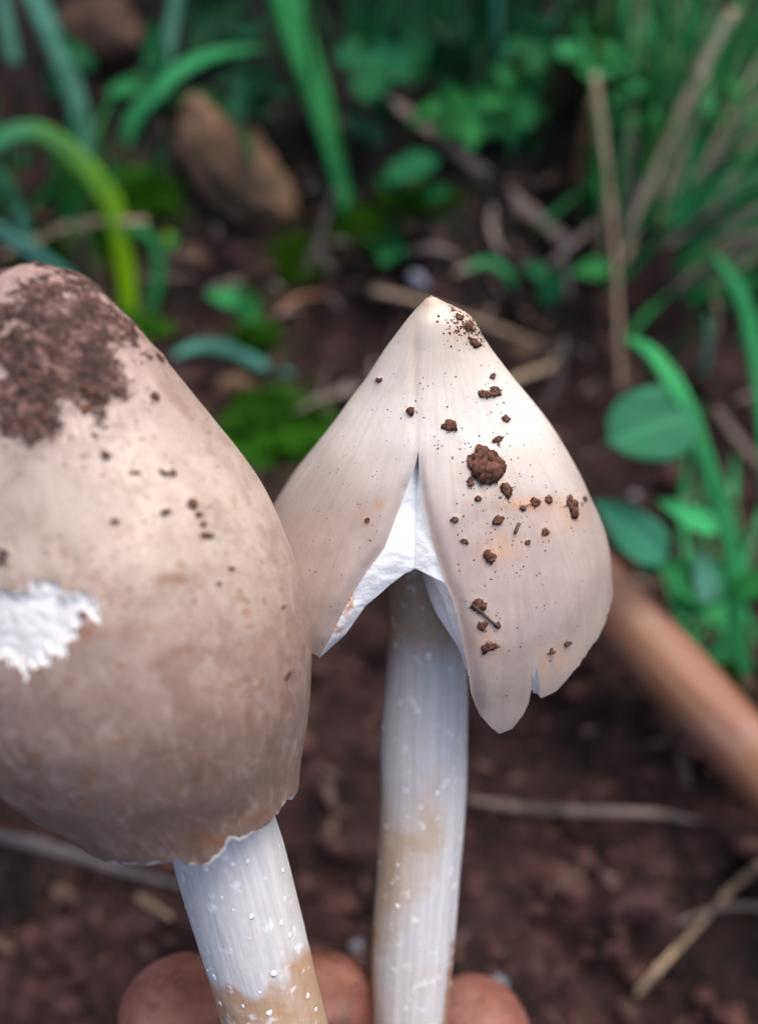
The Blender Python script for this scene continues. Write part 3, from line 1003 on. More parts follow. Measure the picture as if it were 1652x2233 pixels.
send_r, gL_r, gR_r = make_right_cap()


def gills_right():
    acc = Acc()
    for th in np.linspace(-math.pi, math.pi, 110, endpoint=False):
        if -.72 < th < .36: continue
        s1 = float(send_r(np.array(th))) - 30
        t = np.linspace(0, 1, 14); S = 420 + (s1 - 420) * t
        out = capR.ev(S, np.full(14, th), .0040 * np.interp(S, [420, 700, 960], [1, .6, .3]))
        c, _, _, _ = capR.frame(S)
        inn = out + (c - out) * (.50 * np.sin(np.pi * np.clip(t * .85 + .15, 0, 1)) ** .8)[:, None]
        wv = unit(np.cross(out[7] - c[7], out[-1] - out[0])) * .0002
        acc.add(np.vstack([out - wv, inn - wv, inn + wv, out + wv]), [grid_faces(4, 14)])
    v, f = acc.get()
    tag(build('gills', v, f, M['flesh'], mushR, attrs={'stain_shade': np.zeros(len(v))}), kind='stuff')
    # the one broad gill that shows behind the right lip
    e_out = P([925, 950, 975, 995, 1008, 1018], [1236, 1248, 1285, 1340, 1395, 1455], np.linspace(.1545, .1515, 6))
    e_in = P([918, 932, 950, 975, 1000, 1016], [1240, 1290, 1335, 1375, 1415, 1458], np.linspace(.160, .1525, 6))
    ks = np.linspace(0, 1, 8)[:, None, None]
    o6 = spline(e_out, 24); i6 = spline(e_in, 24)
    g = o6[None] + (i6 - o6)[None] * ks
    g2 = g + FWD * .0004
    v = np.vstack([g.reshape(-1, 3), g2.reshape(-1, 3)])
    f = [grid_faces(8, 24), grid_faces(8, 24, off=192, flip=True)]
    b = np.arange(23) + 7 * 24
    f.append(np.stack([b, b + 192, b + 193, b + 1], -1))
    build('gill', v, f, M['flesh'], mushR, attrs={'stain_shade': np.zeros(len(v))})


gills_right()
make_stem(mushR, [(922, 1080, .1755, 62), (925, 1200, .1765, 74), (928, 1300, .1775, 80), (930, 1450, .1785, 87), (925, 1600, .1795, 93), (922, 1750, .1805, 92), (912, 1900, .1815, 90),
                  (900, 2060, .183, 90), (891, 2232, .1845, 84), (885, 2400, .186, 80), (880, 2560, .187, 66)],
          M['stem_b'],
          lambda lat, y: .75 * np.exp(-((y - 1840 + 90 * lat) / 130) ** 2) * np.clip((.75 - lat) * 2, 0, 1) + .3 * np.clip((-lat - .1) * 1.5, 0, 1) * (y > 1700) + .5 * np.clip((-lat - .75) / .25, 0, 1) * np.clip((y - 1650) / 200, 0, 1) + 1.1 * np.clip((1480 - y) / 130, 0, 1) + .2 * (y > 2100),  # the term for the stem top puts the cap's shade into the colour
          lambda lat, y: .95 * np.clip((lat - .72) / .18, 0, 1) * np.clip((y - 1980) / 120, 0, 1) + .85 * np.clip((-lat - .85) / .15, 0, 1) * np.clip((y - 1900) / 120, 0, 1), 12)


# ------------------------------------------------------------------ the hand that holds both stems
def make_hand():
    joints, edges, rad = [], [], []
    def add(px, py, d, r, prev=None):
        joints.append(P(px, py, d)); rad.append(r)
        if prev is not None: edges.append((prev, len(joints) - 1))
        return len(joints) - 1
    palm = add(800, 3020, .222, .023)
    wrist = add(880, 3420, .245, .021, palm)
    fore = add(980, 4000, .285, .026, wrist)
    fore2 = add(1150, 4800, .34, .032, fore)
    tips = []
    for base, mid, dist, tip in (
            ((1060, 2800, .224, .0125), (1065, 2560, .218, .0118), (1045, 2330, .209, .0128), (1022, 2150, .202, .0124)),
            ((850, 2780, .222, .0125), (770, 2560, .206, .0112), (715, 2320, .191, .0116), (690, 2118, .1815, .0108)),
            ((620, 2820, .219, .012), (480, 2600, .203, .0110), (400, 2340, .187, .0116), (384, 2132, .177, .0116)),
            ((430, 2900, .219, .0105), (270, 2760, .206, .0092), (210, 2620, .196, .0088), (200, 2500, .189, .0082))):
        k = add(*base, palm); k = add(*mid, k)
        k = add(*dist, k); k = add(*tip, k); tips.append(k)
    k = add(1080, 3060, .205, .017, palm); k = add(1140, 2860, .178, .0135, k); k = add(1010, 2660, .160, .0118, k); k = add(850, 2520, .156, .0105, k)
    org = joints[0]
    me = bpy.data.meshes.new('hand')
    me.from_pydata([tuple(j - org) for j in joints], edges, [])
    o = bpy.data.objects.new('hand', me); C.objects.link(o); o.location = org
    me.materials.append(M['skin'])
    sk = o.modifiers.new('skin', 'SKIN'); sk.use_smooth_shade = True
    lay = me.skin_vertices[0].data if me.skin_vertices else None
    for i, r in enumerate(rad):
        lay[i].radius = (r * 1.12, r * 1.12); lay[i].use_root = (i == 0)
    sb = o.modifiers.new('sub', 'SUBSURF'); sb.levels = sb.render_levels = 3
    tag(o, 'bare hand gripping both mushroom stems from below with fingertips behind them', 'hand')
    return o


make_hand()

# ------------------------------------------------------------------ wooden stick
def make_stick():
    d0 = g1(890, 838)
    q = spline([(890, 838, d0 * .985), (1130, 1096, .385), (1340, 1325, .352), (1652, 1668, .322), (2100, 2155, .29), (2700, 2780, .26)], 60)
    c = P(q[:, 0], q[:, 1], q[:, 2])
    r = .5 * 150 * KX * .335 * (1 + .02 * np.sin(np.arange(60) * .5))
    n, m = 60, 40
    v, f = tube(c, r, m)
    uv = np.vstack([np.stack(np.broadcast_arrays(np.abs(np.linspace(-1, 1, m))[None], np.linspace(0, 1, n)[:, None]), -1).reshape(-1, 2), [[0, 0], [0, 1]]])
    o = build('wooden_stick', v, f, M['stick'], org=c[0], uv=uv)
    tag(o, 'smooth brown wooden stick slanting behind the split pale mushroom', 'stick')


make_stick()


# ------------------------------------------------------------------ grass blades, straws and litter
def blade_geo(c, wd, thick=.00025, fold=.25, twist=0.0, face=None):
    """lens-section ribbon along c (n,3), half widths wd"""
    n = len(c)
    T = unit(np.gradient(c, axis=0))
    ref = np.broadcast_to(-FWD if face is None else face, c.shape)
    X = unit(np.cross(T, ref)); Z = np.cross(X, T)
    if np.any(twist):
        a = (np.linspace(0, 1, n) * twist)[:, None]
        X, Z = X * np.cos(a) + Z * np.sin(a), -X * np.sin(a) + Z * np.cos(a)
    w_ = np.asarray(wd)[:, None]
    cols = []
    for s, up in ((-1, 0), (-.5, 1), (0, 1), (.5, 1), (1, 0), (.5, -1), (0, -1), (-.5, -1)):
        cols.append(c + X * (s * w_) + Z * (fold * (abs(s) - .5) * w_) + Z * (up * thick * min(1, 1)))
    v = np.stack(cols, 1)
    us = np.array([0, .25, .5, .75, 1, .75, .5, .25])
    uv = np.stack(np.broadcast_arrays(us[None], np.linspace(0, 1, n)[:, None]), -1).reshape(-1, 2)
    f = [grid_faces(n, 8, True)]
    k = np.array([[0, 1, 7], [1, 2, 6], [2, 3, 5], [3, 4, 5], [1, 6, 7], [2, 5, 6]])
    f.append(k); f.append(k[:, ::-1] + (n - 1) * 8)
    return v.reshape(-1, 3), f, uv


def blade(name, label, cat, pts, d0, d1, mat, widths, twist=0.0, fold=.25, group=None, thick=.00025, n=36):
    """pts in drawing positions from base to tip; d0 None = base on the ground; widths full, drawing px"""
    pts = np.array(pts, float)
    db = g1(*pts[0]) * 1.01 if d0 is None else d0
    if d1 is None:
        dd = gd(pts[:, 0], pts[:, 1]) - .007
    else:
        de = d1 if d1 > 0 else db * -d1
        L = np.concatenate([[0], np.cumsum(np.hypot(*np.diff(pts, axis=0).T))]); L /= L[-1]
        dd = db + (de - db) * L
    q = spline(np.column_stack([pts, dd]), n)
    c = P(q[:, 0], q[:, 1], q[:, 2])
    wd = np.interp(np.linspace(0, 1, n), np.linspace(0, 1, len(widths)), widths) * .5 * KX * q[:, 2] * (.8 if cat == 'grass' else .68)
    v, f, uv = blade_geo(c, np.maximum(wd, .0002), thick, fold, twist)
    o = build(name, v, f, mat, org=c[0], uv=uv)
    return tag(o, label, cat, group)


G = 'grass blades around the mushrooms'
for a in (
    # label, points base->tip, d0, d1, material, widths, twist
    ('broad smooth green grass blade hanging down behind the gap between the two caps', [(775, 545), (758, 460), (728, 340), (686, 195), (648, 85), (612, -20), (560, -110)], None, -.94, 'grass', [10, 38, 54, 78, 92, 84, 76], .1),
    ('green grass blade arching over to a pointed tip above the tan rock', [(235, 430), (262, 330), (310, 235), (400, 150), (500, 112), (596, 104)], None, -.97, 'grass', [22, 34, 46, 56, 46, 30, 4], .3),
    ('yellow green grass blade bending over just above the soil crusted cap', [(285, 700), (268, 560), (240, 440), (170, 350), (90, 290), (20, 295), (-60, 340)], None, -.90, 'grass_lime', [44, 56, 66, 66, 52, 50, 52], .2),
    ('long bluish grass blade slanting down from the top edge near the corner', [(210, 560), (192, 400), (172, 250), (138, 140), (82, 10), (40, -80)], None, -.96, 'grass_teal', [40, 50, 56, 60, 60, 56], -.2),
    ('narrow bluish grass blade upright at the photo edge beside the long bluish one', [(48, 270), (44, 200), (25, 110), (8, 20), (0, -60)], None, -1.0, 'grass_teal', [30, 42, 46, 42, 36], .1),
    ('pale bluish grass blade standing upright behind the arching green blade', [(300, 380), (325, 300), (345, 215), (365, 110), (385, -20)], None, -1.02, 'grass_teal', [26, 34, 36, 42, 40], .3),
    ('thin dark grass blade drooping across the tan rock', [(330, 250), (400, 212), (460, 215), (520, 275), (552, 360)], None, -.92, 'grass_dark', [22, 30, 34, 36, 8], .2),
    ('teal grass blade crossing low above the tip of the soil crusted cap', [(200, 660), (135, 600), (70, 550), (0, 505), (-60, 470)], None, -.88, 'grass_teal', [48, 46, 44, 40, 34], .2),
    ('small green grass blade curled like a hook beside the yellow green blade', [(325, 690), (342, 620), (344, 560), (318, 512), (280, 500)], None, -.95, 'grass', [34, 36, 34, 32, 20], .2),
    ('teal grass blade lying flat towards the mossy patch', [(380, 775), (430, 756), (500, 762), (570, 795), (640, 815)], None, None, 'grass_teal', [18, 34, 38, 30, 8], .1),
    ('broad green grass blade rising along the border beside the round leaf', [(1690, 1200), (1665, 900), (1640, 740), (1612, 640), (1560, 560)], None, -.95, 'grass', [40, 44, 44, 38, 20], .2),
    ('short teal grass stub above the bent straw', [(1530, 830), (1538, 780), (1542, 735), (1540, 690)], None, -.85, 'grass_teal', [26, 30, 30, 20], 0),
    ('small curled grass blade above the tip of the split cap', [(1120, 655), (1112, 610), (1085, 580), (1050, 572), (1015, 590)], None, -.92, 'grass', [24, 26, 24, 18, 6], .2),
    ('wide dark blade leaning in from the edge below the fine grass', [(1700, 640), (1600, 600), (1540, 560), (1480, 600)], None, -.85, 'grass_dark', [40, 40, 30, 6], .2),
    ('slim bright green blade standing in the fine grass tuft', [(1322, 560), (1345, 420), (1360, 280), (1368, 140), (1362, -30)], None, -1.0, 'grass', [18, 26, 28, 26, 22], .2),
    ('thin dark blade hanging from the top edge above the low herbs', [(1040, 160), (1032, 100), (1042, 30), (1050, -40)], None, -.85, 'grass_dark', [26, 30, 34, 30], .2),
    ('dim teal blade hanging from the top edge next to the thin dark one', [(1085, 200), (1086, 110), (1082, 40), (1078, -40)], None, -.85, 'grass_teal', [16, 24, 28, 26], .2),
    ('faint teal blade leaning at the photo edge under the bending blade', [(110, 620), (75, 540), (40, 470), (10, 400), (-40, 330)], None, -.95, 'grass_teal', [24, 34, 36, 34, 28], .2),
    ('dark green blade between the long bluish blade and the soil', [(170, 560), (130, 610), (60, 660), (0, 640)], None, -.9, 'grass_dark', [20, 30, 30, 20], .1),
):
    blade('grass_blade', a[0], 'grass', a[1], a[2], a[3], M[a[4]], a[5], a[6], .12, group=G)  # each one is a single rooted grass blade

GS = 'dry straws and stalks'
for a in (
    ('long pale straw leaning through the fine grass tuft', [(1350, 640), (1384, 480), (1440, 350), (1510, 190), (1600, 20)], None, -.86, 'straw_pale', [26, 28, 30, 32, 30]),
    ('cut pale stalk standing upright in the fine grass tuft', [(1355, 880), (1348, 700), (1340, 540), (1318, 330), (1296, 160)], None, -.92, 'straw', [14, 16, 16, 18, 22]),
    ('reddish dry stem standing behind the cut pale stalk', [(1245, 480), (1258, 400), (1270, 310), (1288, 220)], None, -.85, 'straw_red', [24, 30, 28, 22]),
    ('tan straw lying behind the pointed tip of the split cap', [(810, 632), (900, 652), (1010, 690), (1100, 720), (1185, 752)], None, None, 'straw', [22, 17, 13, 15, 10]),
    ('short bent straw lying beside the edge of the split cap', [(1085, 850), (1140, 818), (1195, 800), (1215, 770)], None, None, 'straw', [20, 22, 22, 16]),
    ('pale straw bent at a joint behind the round leaf', [(1455, 812), (1510, 780), (1552, 742), (1560, 690), (1560, 660)], None, -.88, 'straw', [26, 26, 26, 22, 16]),
    ('dark brown stick lying across the low herbs', [(1250, 540), (1130, 440), (1000, 335), (900, 255), (820, 205)], None, None, 'straw_grey', [36, 40, 38, 34, 26]),
    ('thin straw lying near the photo edge above the soil crusted cap', [(-20, 570), (80, 525), (170, 488), (320, 482)], None, -.92, 'straw', [20, 24, 24, 20]),
    ('dry blade standing upright behind the yellow green blade', [(178, 640), (172, 570), (165, 500)], None, -.88, 'straw_grey', [30, 30, 20]),
    ('dry blade leaning beside the upright dry blade', [(228, 660), (205, 580), (182, 495)], None, -.88, 'straw', [26, 28, 16]),
    ('grey straw leaning over the moss below the hanging blade', [(655, 620), (690, 540), (712, 470), (730, 410)], None, -.93, 'straw_grey', [26, 24, 20, 14]),
    ('short grey straw crossing the moss beside the leaning grey one', [(735, 610), (705, 560), (690, 530)], None, -.96, 'straw_grey', [30, 26, 18]),
    ('thin grey straw lying on the bare soil between stem and stick', [(1020, 1742), (1120, 1758), (1260, 1768), (1420, 1772), (1530, 1790)], None, None, 'straw_grey', [14, 26, 26, 24, 12]),
    ('pale broken straw lying on the soil in the lower corner', [(1385, 2170), (1440, 2105), (1520, 2020), (1580, 1950), (1660, 1880)], None, None, 'straw', [20, 28, 18, 28, 26]),
    ('thin fork of straw crossing the broken straw in the lower corner', [(1480, 2010), (1560, 1980), (1640, 1975), (1690, 1990)], None, None, 'straw_grey', [10, 18, 20, 16]),
    ('short grey straw standing beside the brown stick', [(1500, 1730), (1492, 1690), (1478, 1640)], None, -.95, 'straw_grey', [26, 26, 16]),
    ('small tan chip lying on the soil beside the speckled stem', [(300, 1955), (330, 1972), (370, 2000)], None, None, 'straw', [22, 30, 18]),
    ('grey twig lying at the photo edge under the brown cap', [(-40, 1815), (60, 1835), (180, 1868), (300, 1905), (420, 1935)], None, None, 'twig_grey', [34, 40, 34, 24, 14]),
    ('brown straw lying on the red soil below the round leaf', [(1560, 890), (1610, 960), (1680, 1040)], None, None, 'straw_grey', [20, 26, 22]),
    ('dark thin stem curving down through the low herbs', [(800, 330), (815, 280), (790, 230), (765, 200)], None, -.9, 'twig', [16, 18, 16, 12]),
    ('thin brown stalk hanging above the end of the arching blade', [(600, 155), (588, 100), (570, 40), (555, -30)], None, -.9, 'straw_grey', [22, 20, 18, 14]),
    ('straw lying across the dark hollow beside the split cap', [(1180, 900), (1215, 830), (1230, 740)], None, -.95, 'straw_grey', [26, 26, 18]),
    ('curved grey stem in the hollow below the brown stick', [(1075, 450), (1070, 490), (1082, 530), (1100, 560)], None, None, 'straw_grey', [16, 20, 18, 10]),
    ('short brown twig in the hollow above the pointed cap tip', [(1000, 560), (950, 540), (890, 548)], None, None, 'straw_grey', [12, 20, 14]),
    ('dim twig running down from the brown stick towards the grass tuft', [(1190, 480), (1225, 560), (1240, 640)], None, None, 'twig_grey', [18, 22, 16]),
    ('reddish twig lying beside the two leaved seedling', [(600, 690), (650, 650), (710, 640)], None, None, 'straw_red', [10, 16, 10]),
    ('pale straw end lying under the round leaf', [(1260, 1010), (1310, 985), (1365, 945)], None, -.93, 'straw', [14, 30, 26]),
    ('thin straw lying between the green moss and the split cap', [(640, 900), (700, 868), (790, 845)], None, None, 'straw_grey', [8, 16, 20]),
):
    blade('straw', a[0], 'straw', a[1], a[2], a[3], M[a[4]], a[5], 0.0, .5, GS, .0006)


def tuft(label, base, spread, angs, lens, n, mats, wpx, drop=.9):
    """fine grass: a clump of thin blades too many to count"""
    root = thing('grass_tuft', label, 'grass', P(base[0], base[1], g1(*base)))
    for mname, share in mats:
        acc = Acc(); uvs = []
        for i in range(int(n * share)):
            bx, by = base[0] + rng.normal(0, spread[0]), base[1] + rng.normal(0, spread[1])
            a = math.radians(rng.uniform(*angs)); L = rng.uniform(*lens)
            bend = rng.uniform(-.25, .45)
            t = np.linspace(0, 1, 10)
            ang = a - bend * t
            xs = bx + np.cumsum(np.cos(ang)) * L / 10; ys = by - np.cumsum(np.sin(ang)) * L / 10
            db = g1(bx, by) * 1.01
            d = db * (1 - (1 - rng.uniform(drop, 1.08)) * t)
            w_ = rng.uniform(*wpx) * np.array([.7, .9, 1, 1, 1, .95, .85, .7, .45, .05]) * .5 * KX * d
            v, f, uv = blade_geo(P(xs, ys, d), np.maximum(w_, .0001), .00012, .3, rng.uniform(-.8, .8))
            acc.add(v, f); uvs.append(uv)
        v, f = acc.get()
        tag(build('grass_blades', v, f, M[mname], root, uv=np.vstack(uvs)), kind='stuff')


tuft('tuft of fine grass fanning out beside the long pale straw', (1335, 590), (26, 18), (22, 100), (300, 760), 170, [('grass_dark', .35), ('grass', .4), ('straw_grey', .25)], (8, 15))
tuft('fine grass streaming in from the photo edge above the bent straw', (1500, 640), (110, 60), (22, 60), (260, 620), 190, [('grass_dark', .4), ('grass', .38), ('straw_grey', .22)], (8, 15))
tuft('fine grass filling the upper corner behind the long straw', (1560, 330), (150, 70), (35, 110), (180, 460), 240, [('grass_dark', .3), ('grass', .7)], (7, 13))
tuft('wispy pale grass standing among the herbs right of the cut stalk', (1440, 560), (60, 70), (35, 95), (260, 620), 80, [('grass', .5), ('grass_lime', .15), ('straw_pale', .35)], (9, 15), .85)
tuft('dim fine grass hanging over the dark bank along the top edge', (1000, 160), (240, 60), (60, 120), (120, 300), 90, [('grass_dark', 1.0)], (8, 16), .85)
tuft('low fine grass behind the bending yellow green blade', (150, 500), (110, 70), (40, 140), (90, 240), 120, [('grass', .45), ('grass_dark', .25), ('grass_lime', .3)], (9, 18), .88)
tuft('sparse grass behind the leaves of the broad leaved plant', (1580, 1330), (70, 90), (60, 120), (120, 260), 36, [('grass', 1.0)], (12, 22), .9)


# ------------------------------------------------------------------ leafy plants
def leaf_mesh(L, W, shape='ovate', curl=.15, nL=14, nW=7):
    """leaf lying in the XY plane, base at the origin, tip towards +X; closed, thin"""
    t = np.linspace(0, 1, nL)
    prof = {'ovate': np.sin(np.pi * t ** .75) ** .8, 'round': np.sqrt(np.clip(1 - (2 * t - 1) ** 2, 0, 1)), 'lance': np.sin(np.pi * t ** .8) ** 1.3}[shape]
    prof = np.maximum(prof, .02)
    s = np.linspace(-1, 1, nW)
    x = L * t[:, None] + 0 * s[None]
    y = W * .5 * prof[:, None] * s[None]
    z = .22 * np.abs(y) - curl * L * t[:, None] ** 2 + .03 * L * np.sin(t * 9)[:, None] * np.abs(s)[None]
    top = np.stack([x, y, z], -1).reshape(-1, 3)
    bot = top - np.array([0, 0, .0002])
    n = nL * nW
    f = [grid_faces(nL, nW, flip=False), grid_faces(nL, nW, off=n, flip=True)]
    ring = np.concatenate([np.arange(nW), np.arange(1, nL) * nW + nW - 1, (nL - 1) * nW + np.arange(nW - 2, -1, -1), np.arange(nL - 2, 0, -1) * nW])
    r2 = np.roll(ring, -1)
    f.append(np.stack([ring, r2, r2 + n, ring + n], -1))
    uv = np.stack(np.broadcast_arrays((s[None] + 1) / 2, t[:, None]), -1).reshape(-1, 2)
    return np.vstack([top, bot]), f, np.vstack([uv, uv])


LEAFM = {}


def leaf_data(shape, mat, W):
    k = (shape, mat, W)
    if k not in LEAFM:
        v, f, uv = leaf_mesh(1.0, W, shape)
        v[:, 2] *= 1
        me = make_mesh('leaf', v, f, uv=uv)
        me.materials.append(M[mat])
        LEAFM[k] = me
    return LEAFM[k]


def put_leaf(root, a, b, nrm, shape, mat, W):
    """leaf from point a (stalk end) to b (tip), upper face along nrm"""
    from mathutils import Matrix
    L = float(np.linalg.norm(b - a)); X = unit(b - a); Z = unit(nrm - X * (nrm @ X)); Y = np.cross(Z, X)
    o = bpy.data.objects.new('leaf', leaf_data(shape, mat, W))
    C.objects.link(o); o.parent = root
    R = Matrix(((X[0], Y[0], Z[0]), (X[1], Y[1], Z[1]), (X[2], Y[2], Z[2])))
    o.rotation_mode = 'QUATERNION'; o.rotation_quaternion = R.to_quaternion()
    o.location = a - wloc(root); o.scale = (L, L, L)
    return o


def herb(name, label, cat, base, leaves, mat, stems=True, group=None, droop=.0):
    """leaves: (px, py of the leaf middle, length px, direction degrees, W, shape, lift) lift = part of the ground distance saved"""
    db = g1(*base)
    B = P(base[0], base[1], db * 1.005)
    root = thing(name, label, cat, B, group)
    acc = Acc()
    for (x, y, L, ang, W, shape, lift) in leaves:
        a = math.radians(ang)
        x0, y0 = x - math.cos(a) * L / 2, y + math.sin(a) * L / 2
        x1, y1 = x + math.cos(a) * L / 2, y - math.sin(a) * L / 2
        dl = min(g1(x, y), db * 1.2) * lift
        A, E = P(x0, y0, dl * 1.01), P(x1, y1, dl * .99)
        nrm = unit(-FWD * .75 + np.array([0, 0, 1]) * .5 + rng.normal(0, .22, 3))
        put_leaf(root, A, E, nrm, shape, mat, W)
        midp = (A + B) / 2 + np.array([0, 0, .15]) * np.linalg.norm(A - B)
        v, f = tube(spline([B, midp, A], 8), np.linspace(.0009, .0005, 8), 6)
        acc.add(v, f)
    v, f = acc.get()
    build('stem', v, f, M['grass_dark'], root, uv=np.zeros((len(v), 2)))
    return root


def cluster(cx, cy, rx, ry, n, L0, L1, lift=(.9, .97), shape='ovate', W=(.6, .8)):
    out = []
    for i in range(n):
        a = i * 2.4 + rng.uniform(-.3, .3); r = math.sqrt((i + .5) / n)
        out.append((cx + rx * r * math.cos(a), cy + ry * r * math.sin(a), rng.uniform(L0, L1), math.degrees(-a) + rng.uniform(-40, 40), round(rng.uniform(*W), 1), shape, rng.uniform(*lift)))
    return out


HG = 'low leafy herbs on the bank'
for lab, base, lv, mat in (
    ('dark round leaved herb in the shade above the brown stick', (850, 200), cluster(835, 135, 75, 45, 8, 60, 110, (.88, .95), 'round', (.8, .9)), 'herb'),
    ('small herb with bright leaves where the brown stick crosses', (1010, 290), cluster(1000, 240, 85, 50, 12, 45, 75), 'herb_bright'),
    ('bright leafy herb just right of the stick crossing', (1120, 290), cluster(1115, 215, 60, 70, 12, 45, 80), 'herb_bright'),
    ('broad dark leaf in the hollow under the brown stick', (905, 420), [(900, 365, 110, 200, .8, 'round', .93), (850, 400, 60, 160, .7, 'ovate', .95), (950, 420, 60, 10, .7, 'ovate', .95)], 'herb'),
    ('small leaved herb near the top edge beside the cut stalk', (1180, 180), cluster(1170, 90, 80, 60, 14, 30, 54), 'herb'),
    ('bright small leaved herb behind the tip of the cut stalk', (1300, 200), cluster(1310, 95, 80, 65, 20, 26, 46), 'herb_bright'),
    ('feathery herb between the cut stalk and the long straw', (1420, 320), cluster(1420, 190, 100, 100, 40, 20, 40, (.86, .96), 'lance', (.3, .4)), 'herb_bright'),
    ('feathery herb behind the upper end of the long straw', (1560, 260), cluster(1580, 160, 90, 120, 40, 20, 40, (.86, .96), 'lance', (.3, .4)), 'herb_bright'),
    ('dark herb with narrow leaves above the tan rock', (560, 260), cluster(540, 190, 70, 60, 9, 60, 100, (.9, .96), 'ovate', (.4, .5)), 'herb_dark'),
    ('upright broad leaf standing beside the arching blade near the top', (340, 200), [(338, 110, 130, 95, .5, 'ovate', .86), (300, 180, 70, 150, .5, 'ovate', .92)], 'herb'),
    ('yellowish leaf lying between the bluish blade and the arching one', (300, 200), [(278, 188, 100, 190, .5, 'ovate', .95)], 'herb_bright'),
    ('bright leaf behind the long bluish blade', (190, 150), [(165, 110, 120, 130, .4, 'ovate', .86), (110, 180, 80, 110, .4, 'ovate', .9)], 'herb'),
    ('two leaved green seedling on the bare soil between the caps', (525, 700), [(488, 648, 82, 160, .7, 'ovate', .93), (543, 672, 62, 300, .8, 'ovate', .93), (512, 640, 50, 60, .7, 'ovate', .93)], 'herb_bright'),
    ('single bright leaf lying in front of the grass tuft', (1310, 610), [(1290, 586, 80, 185, .5, 'ovate', .92)], 'herb_bright'),
    ('dark leaf in the hollow behind the pointed cap tip', (1210, 660), [(1205, 625, 90, 60, .6, 'ovate', .94), (1170, 590, 60, 150, .6, 'ovate', .95)], 'herb'),
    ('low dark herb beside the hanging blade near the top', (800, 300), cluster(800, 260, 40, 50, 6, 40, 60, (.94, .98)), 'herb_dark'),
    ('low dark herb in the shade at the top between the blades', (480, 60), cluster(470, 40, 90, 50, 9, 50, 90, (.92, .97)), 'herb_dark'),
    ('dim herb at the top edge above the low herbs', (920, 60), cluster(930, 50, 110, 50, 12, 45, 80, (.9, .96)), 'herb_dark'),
    ('tiny herb creeping over the moss near the hanging blade tip', (800, 540), cluster(850, 530, 50, 30, 7, 18, 34, (.97, .99)), 'herb_bright'),
):
    herb('leafy_herb', lab, 'herb', base, lv, M and mat, group=HG)

# the broad leaved plant at the right with a grassy stem
def broad_plant():
    db = g1(1625, 1480)
    B = P(1625, 1480, db)
    root = thing('broad_leaved_plant', 'broad leaved plant with one big round leaf beside the split pale cap', 'plant', B)
    q = spline(np.array([(1625, 1480, db * 1.0), (1608, 1390, db * .97), (1590, 1210, db * .93), (1570, 1110, db * .91), (1530, 985, db * .88), (1480, 860, db * .87), (1420, 770, db * .90), (1370, 740, db * .93)]), 50)
    c = P(q[:, 0], q[:, 1], q[:, 2])
    v, f, uv = blade_geo(c, np.interp(np.linspace(0, 1, 50), [0, .4, .75, 1], [30, 38, 44, 18]) * .5 * KX * q[:, 2], .0005, .4)
    build('stem', v, f, M['grass'], root, uv=uv)
    for (x0, y0, x1, y1, W, sh, mt, k, tilt) in (
            (1512, 905, 1334, 950, .95, 'round', 'round_leaf', .86, .1), (1450, 1225, 1310, 1085, .55, 'ovate', 'round_leaf', .88, .2), (1565, 1160, 1445, 1085, .4, 'ovate', 'grass', .9, .2),
            (1545, 1310, 1440, 1210, .6, 'ovate', 'herb_bright', .92, .2), (1545, 1320, 1530, 1200, .6, 'ovate', 'grass_teal', .92, .2), (1590, 1330, 1470, 1310, .5, 'ovate', 'herb_bright', .93, .1),
            (1600, 1300, 1690, 1240, .6, 'ovate', 'herb_bright', .93, .1), (1600, 1400, 1540, 1440, .6, 'ovate', 'herb', .95, .1), (1420, 1260, 1400, 1180, .4, 'ovate', 'herb', .92, .1)):
        put_leaf(root, P(x0, y0, db * k * 1.01), P(x1, y1, db * k * .99), unit(-FWD * .7 + np.array([0, 0, .75]) + rng.normal(0, tilt, 3)), sh, mt, W)


broad_plant()


# ------------------------------------------------------------------ rocks, pebbles, moss, crumbs, litter
def rock(name, label, cat, outline_c, rx, ry, rz, turn, mat, sink=.3, base=ICO3, rough=.22, fr=1.3, seed=1):
    x, y = outline_c
    d = g1(x, y)
    p = P(x, y, d)
    v, f = base
    k = 1 + rough * fbm(v[:, 0] * fr + seed, v[:, 1] * fr + 2.2 * seed, v[:, 2] * fr + .7, 4)
    v = v * k[:, None]
    sc = KX * d
    a = math.radians(turn)
    e1 = RIGHT * math.cos(a) + UP * math.sin(a); e2 = -RIGHT * math.sin(a) + UP * math.cos(a)
    v = e1 * (v[:, :1] * rx * sc) + e2 * (v[:, 1:2] * ry * sc) - FWD * (v[:, 2:] * rz * sc)
    c = p - FWD * rz * sc * (1 - 2 * sink)
    o = build(name, v + c, [f], mat, org=p)
    return tag(o, label, cat)


ICO4 = ico(4)
rock('rock', 'long tan rock bedded slantwise in the soil behind the grass blades', 'rock', (520, 380), 175, 78, 70, -52, M['rock'], .25, ICO4, .3, 1.4, 3)
rock('rock', 'dim brown rock in the shade at the top near the bluish blades', 'rock', (225, 75), 85, 80, 60, 10, M['rock_dark'], .3, ICO4, .25, 1.3, 5)
rock('rock', 'small reddish brown stone near the flat teal blade', 'rock', (500, 840), 38, 20, 14, 10, M['rock'], .4, ICO3, .3, 1.4, 8)
rock('rock', 'low brown stone half sunk below the long tan rock', 'rock', (420, 560), 36, 24, 16, -30, M['rock_dark'], .4, ICO3, .3, 1.4, 9)
rock('pebble', 'bluish grey pebble behind the pointed cap tip', 'pebble', (912, 612), 28, 16, 16, -40, M['pebble'], .4, ICO2, .2, 1.3, 4)
rock('pebble', 'tiny glinting pebble on the soil between the two stems', 'pebble', (777, 2062), 14, 14, 12, 0, M['pebble'], .3, ICO2, .15, 1.3, 6)
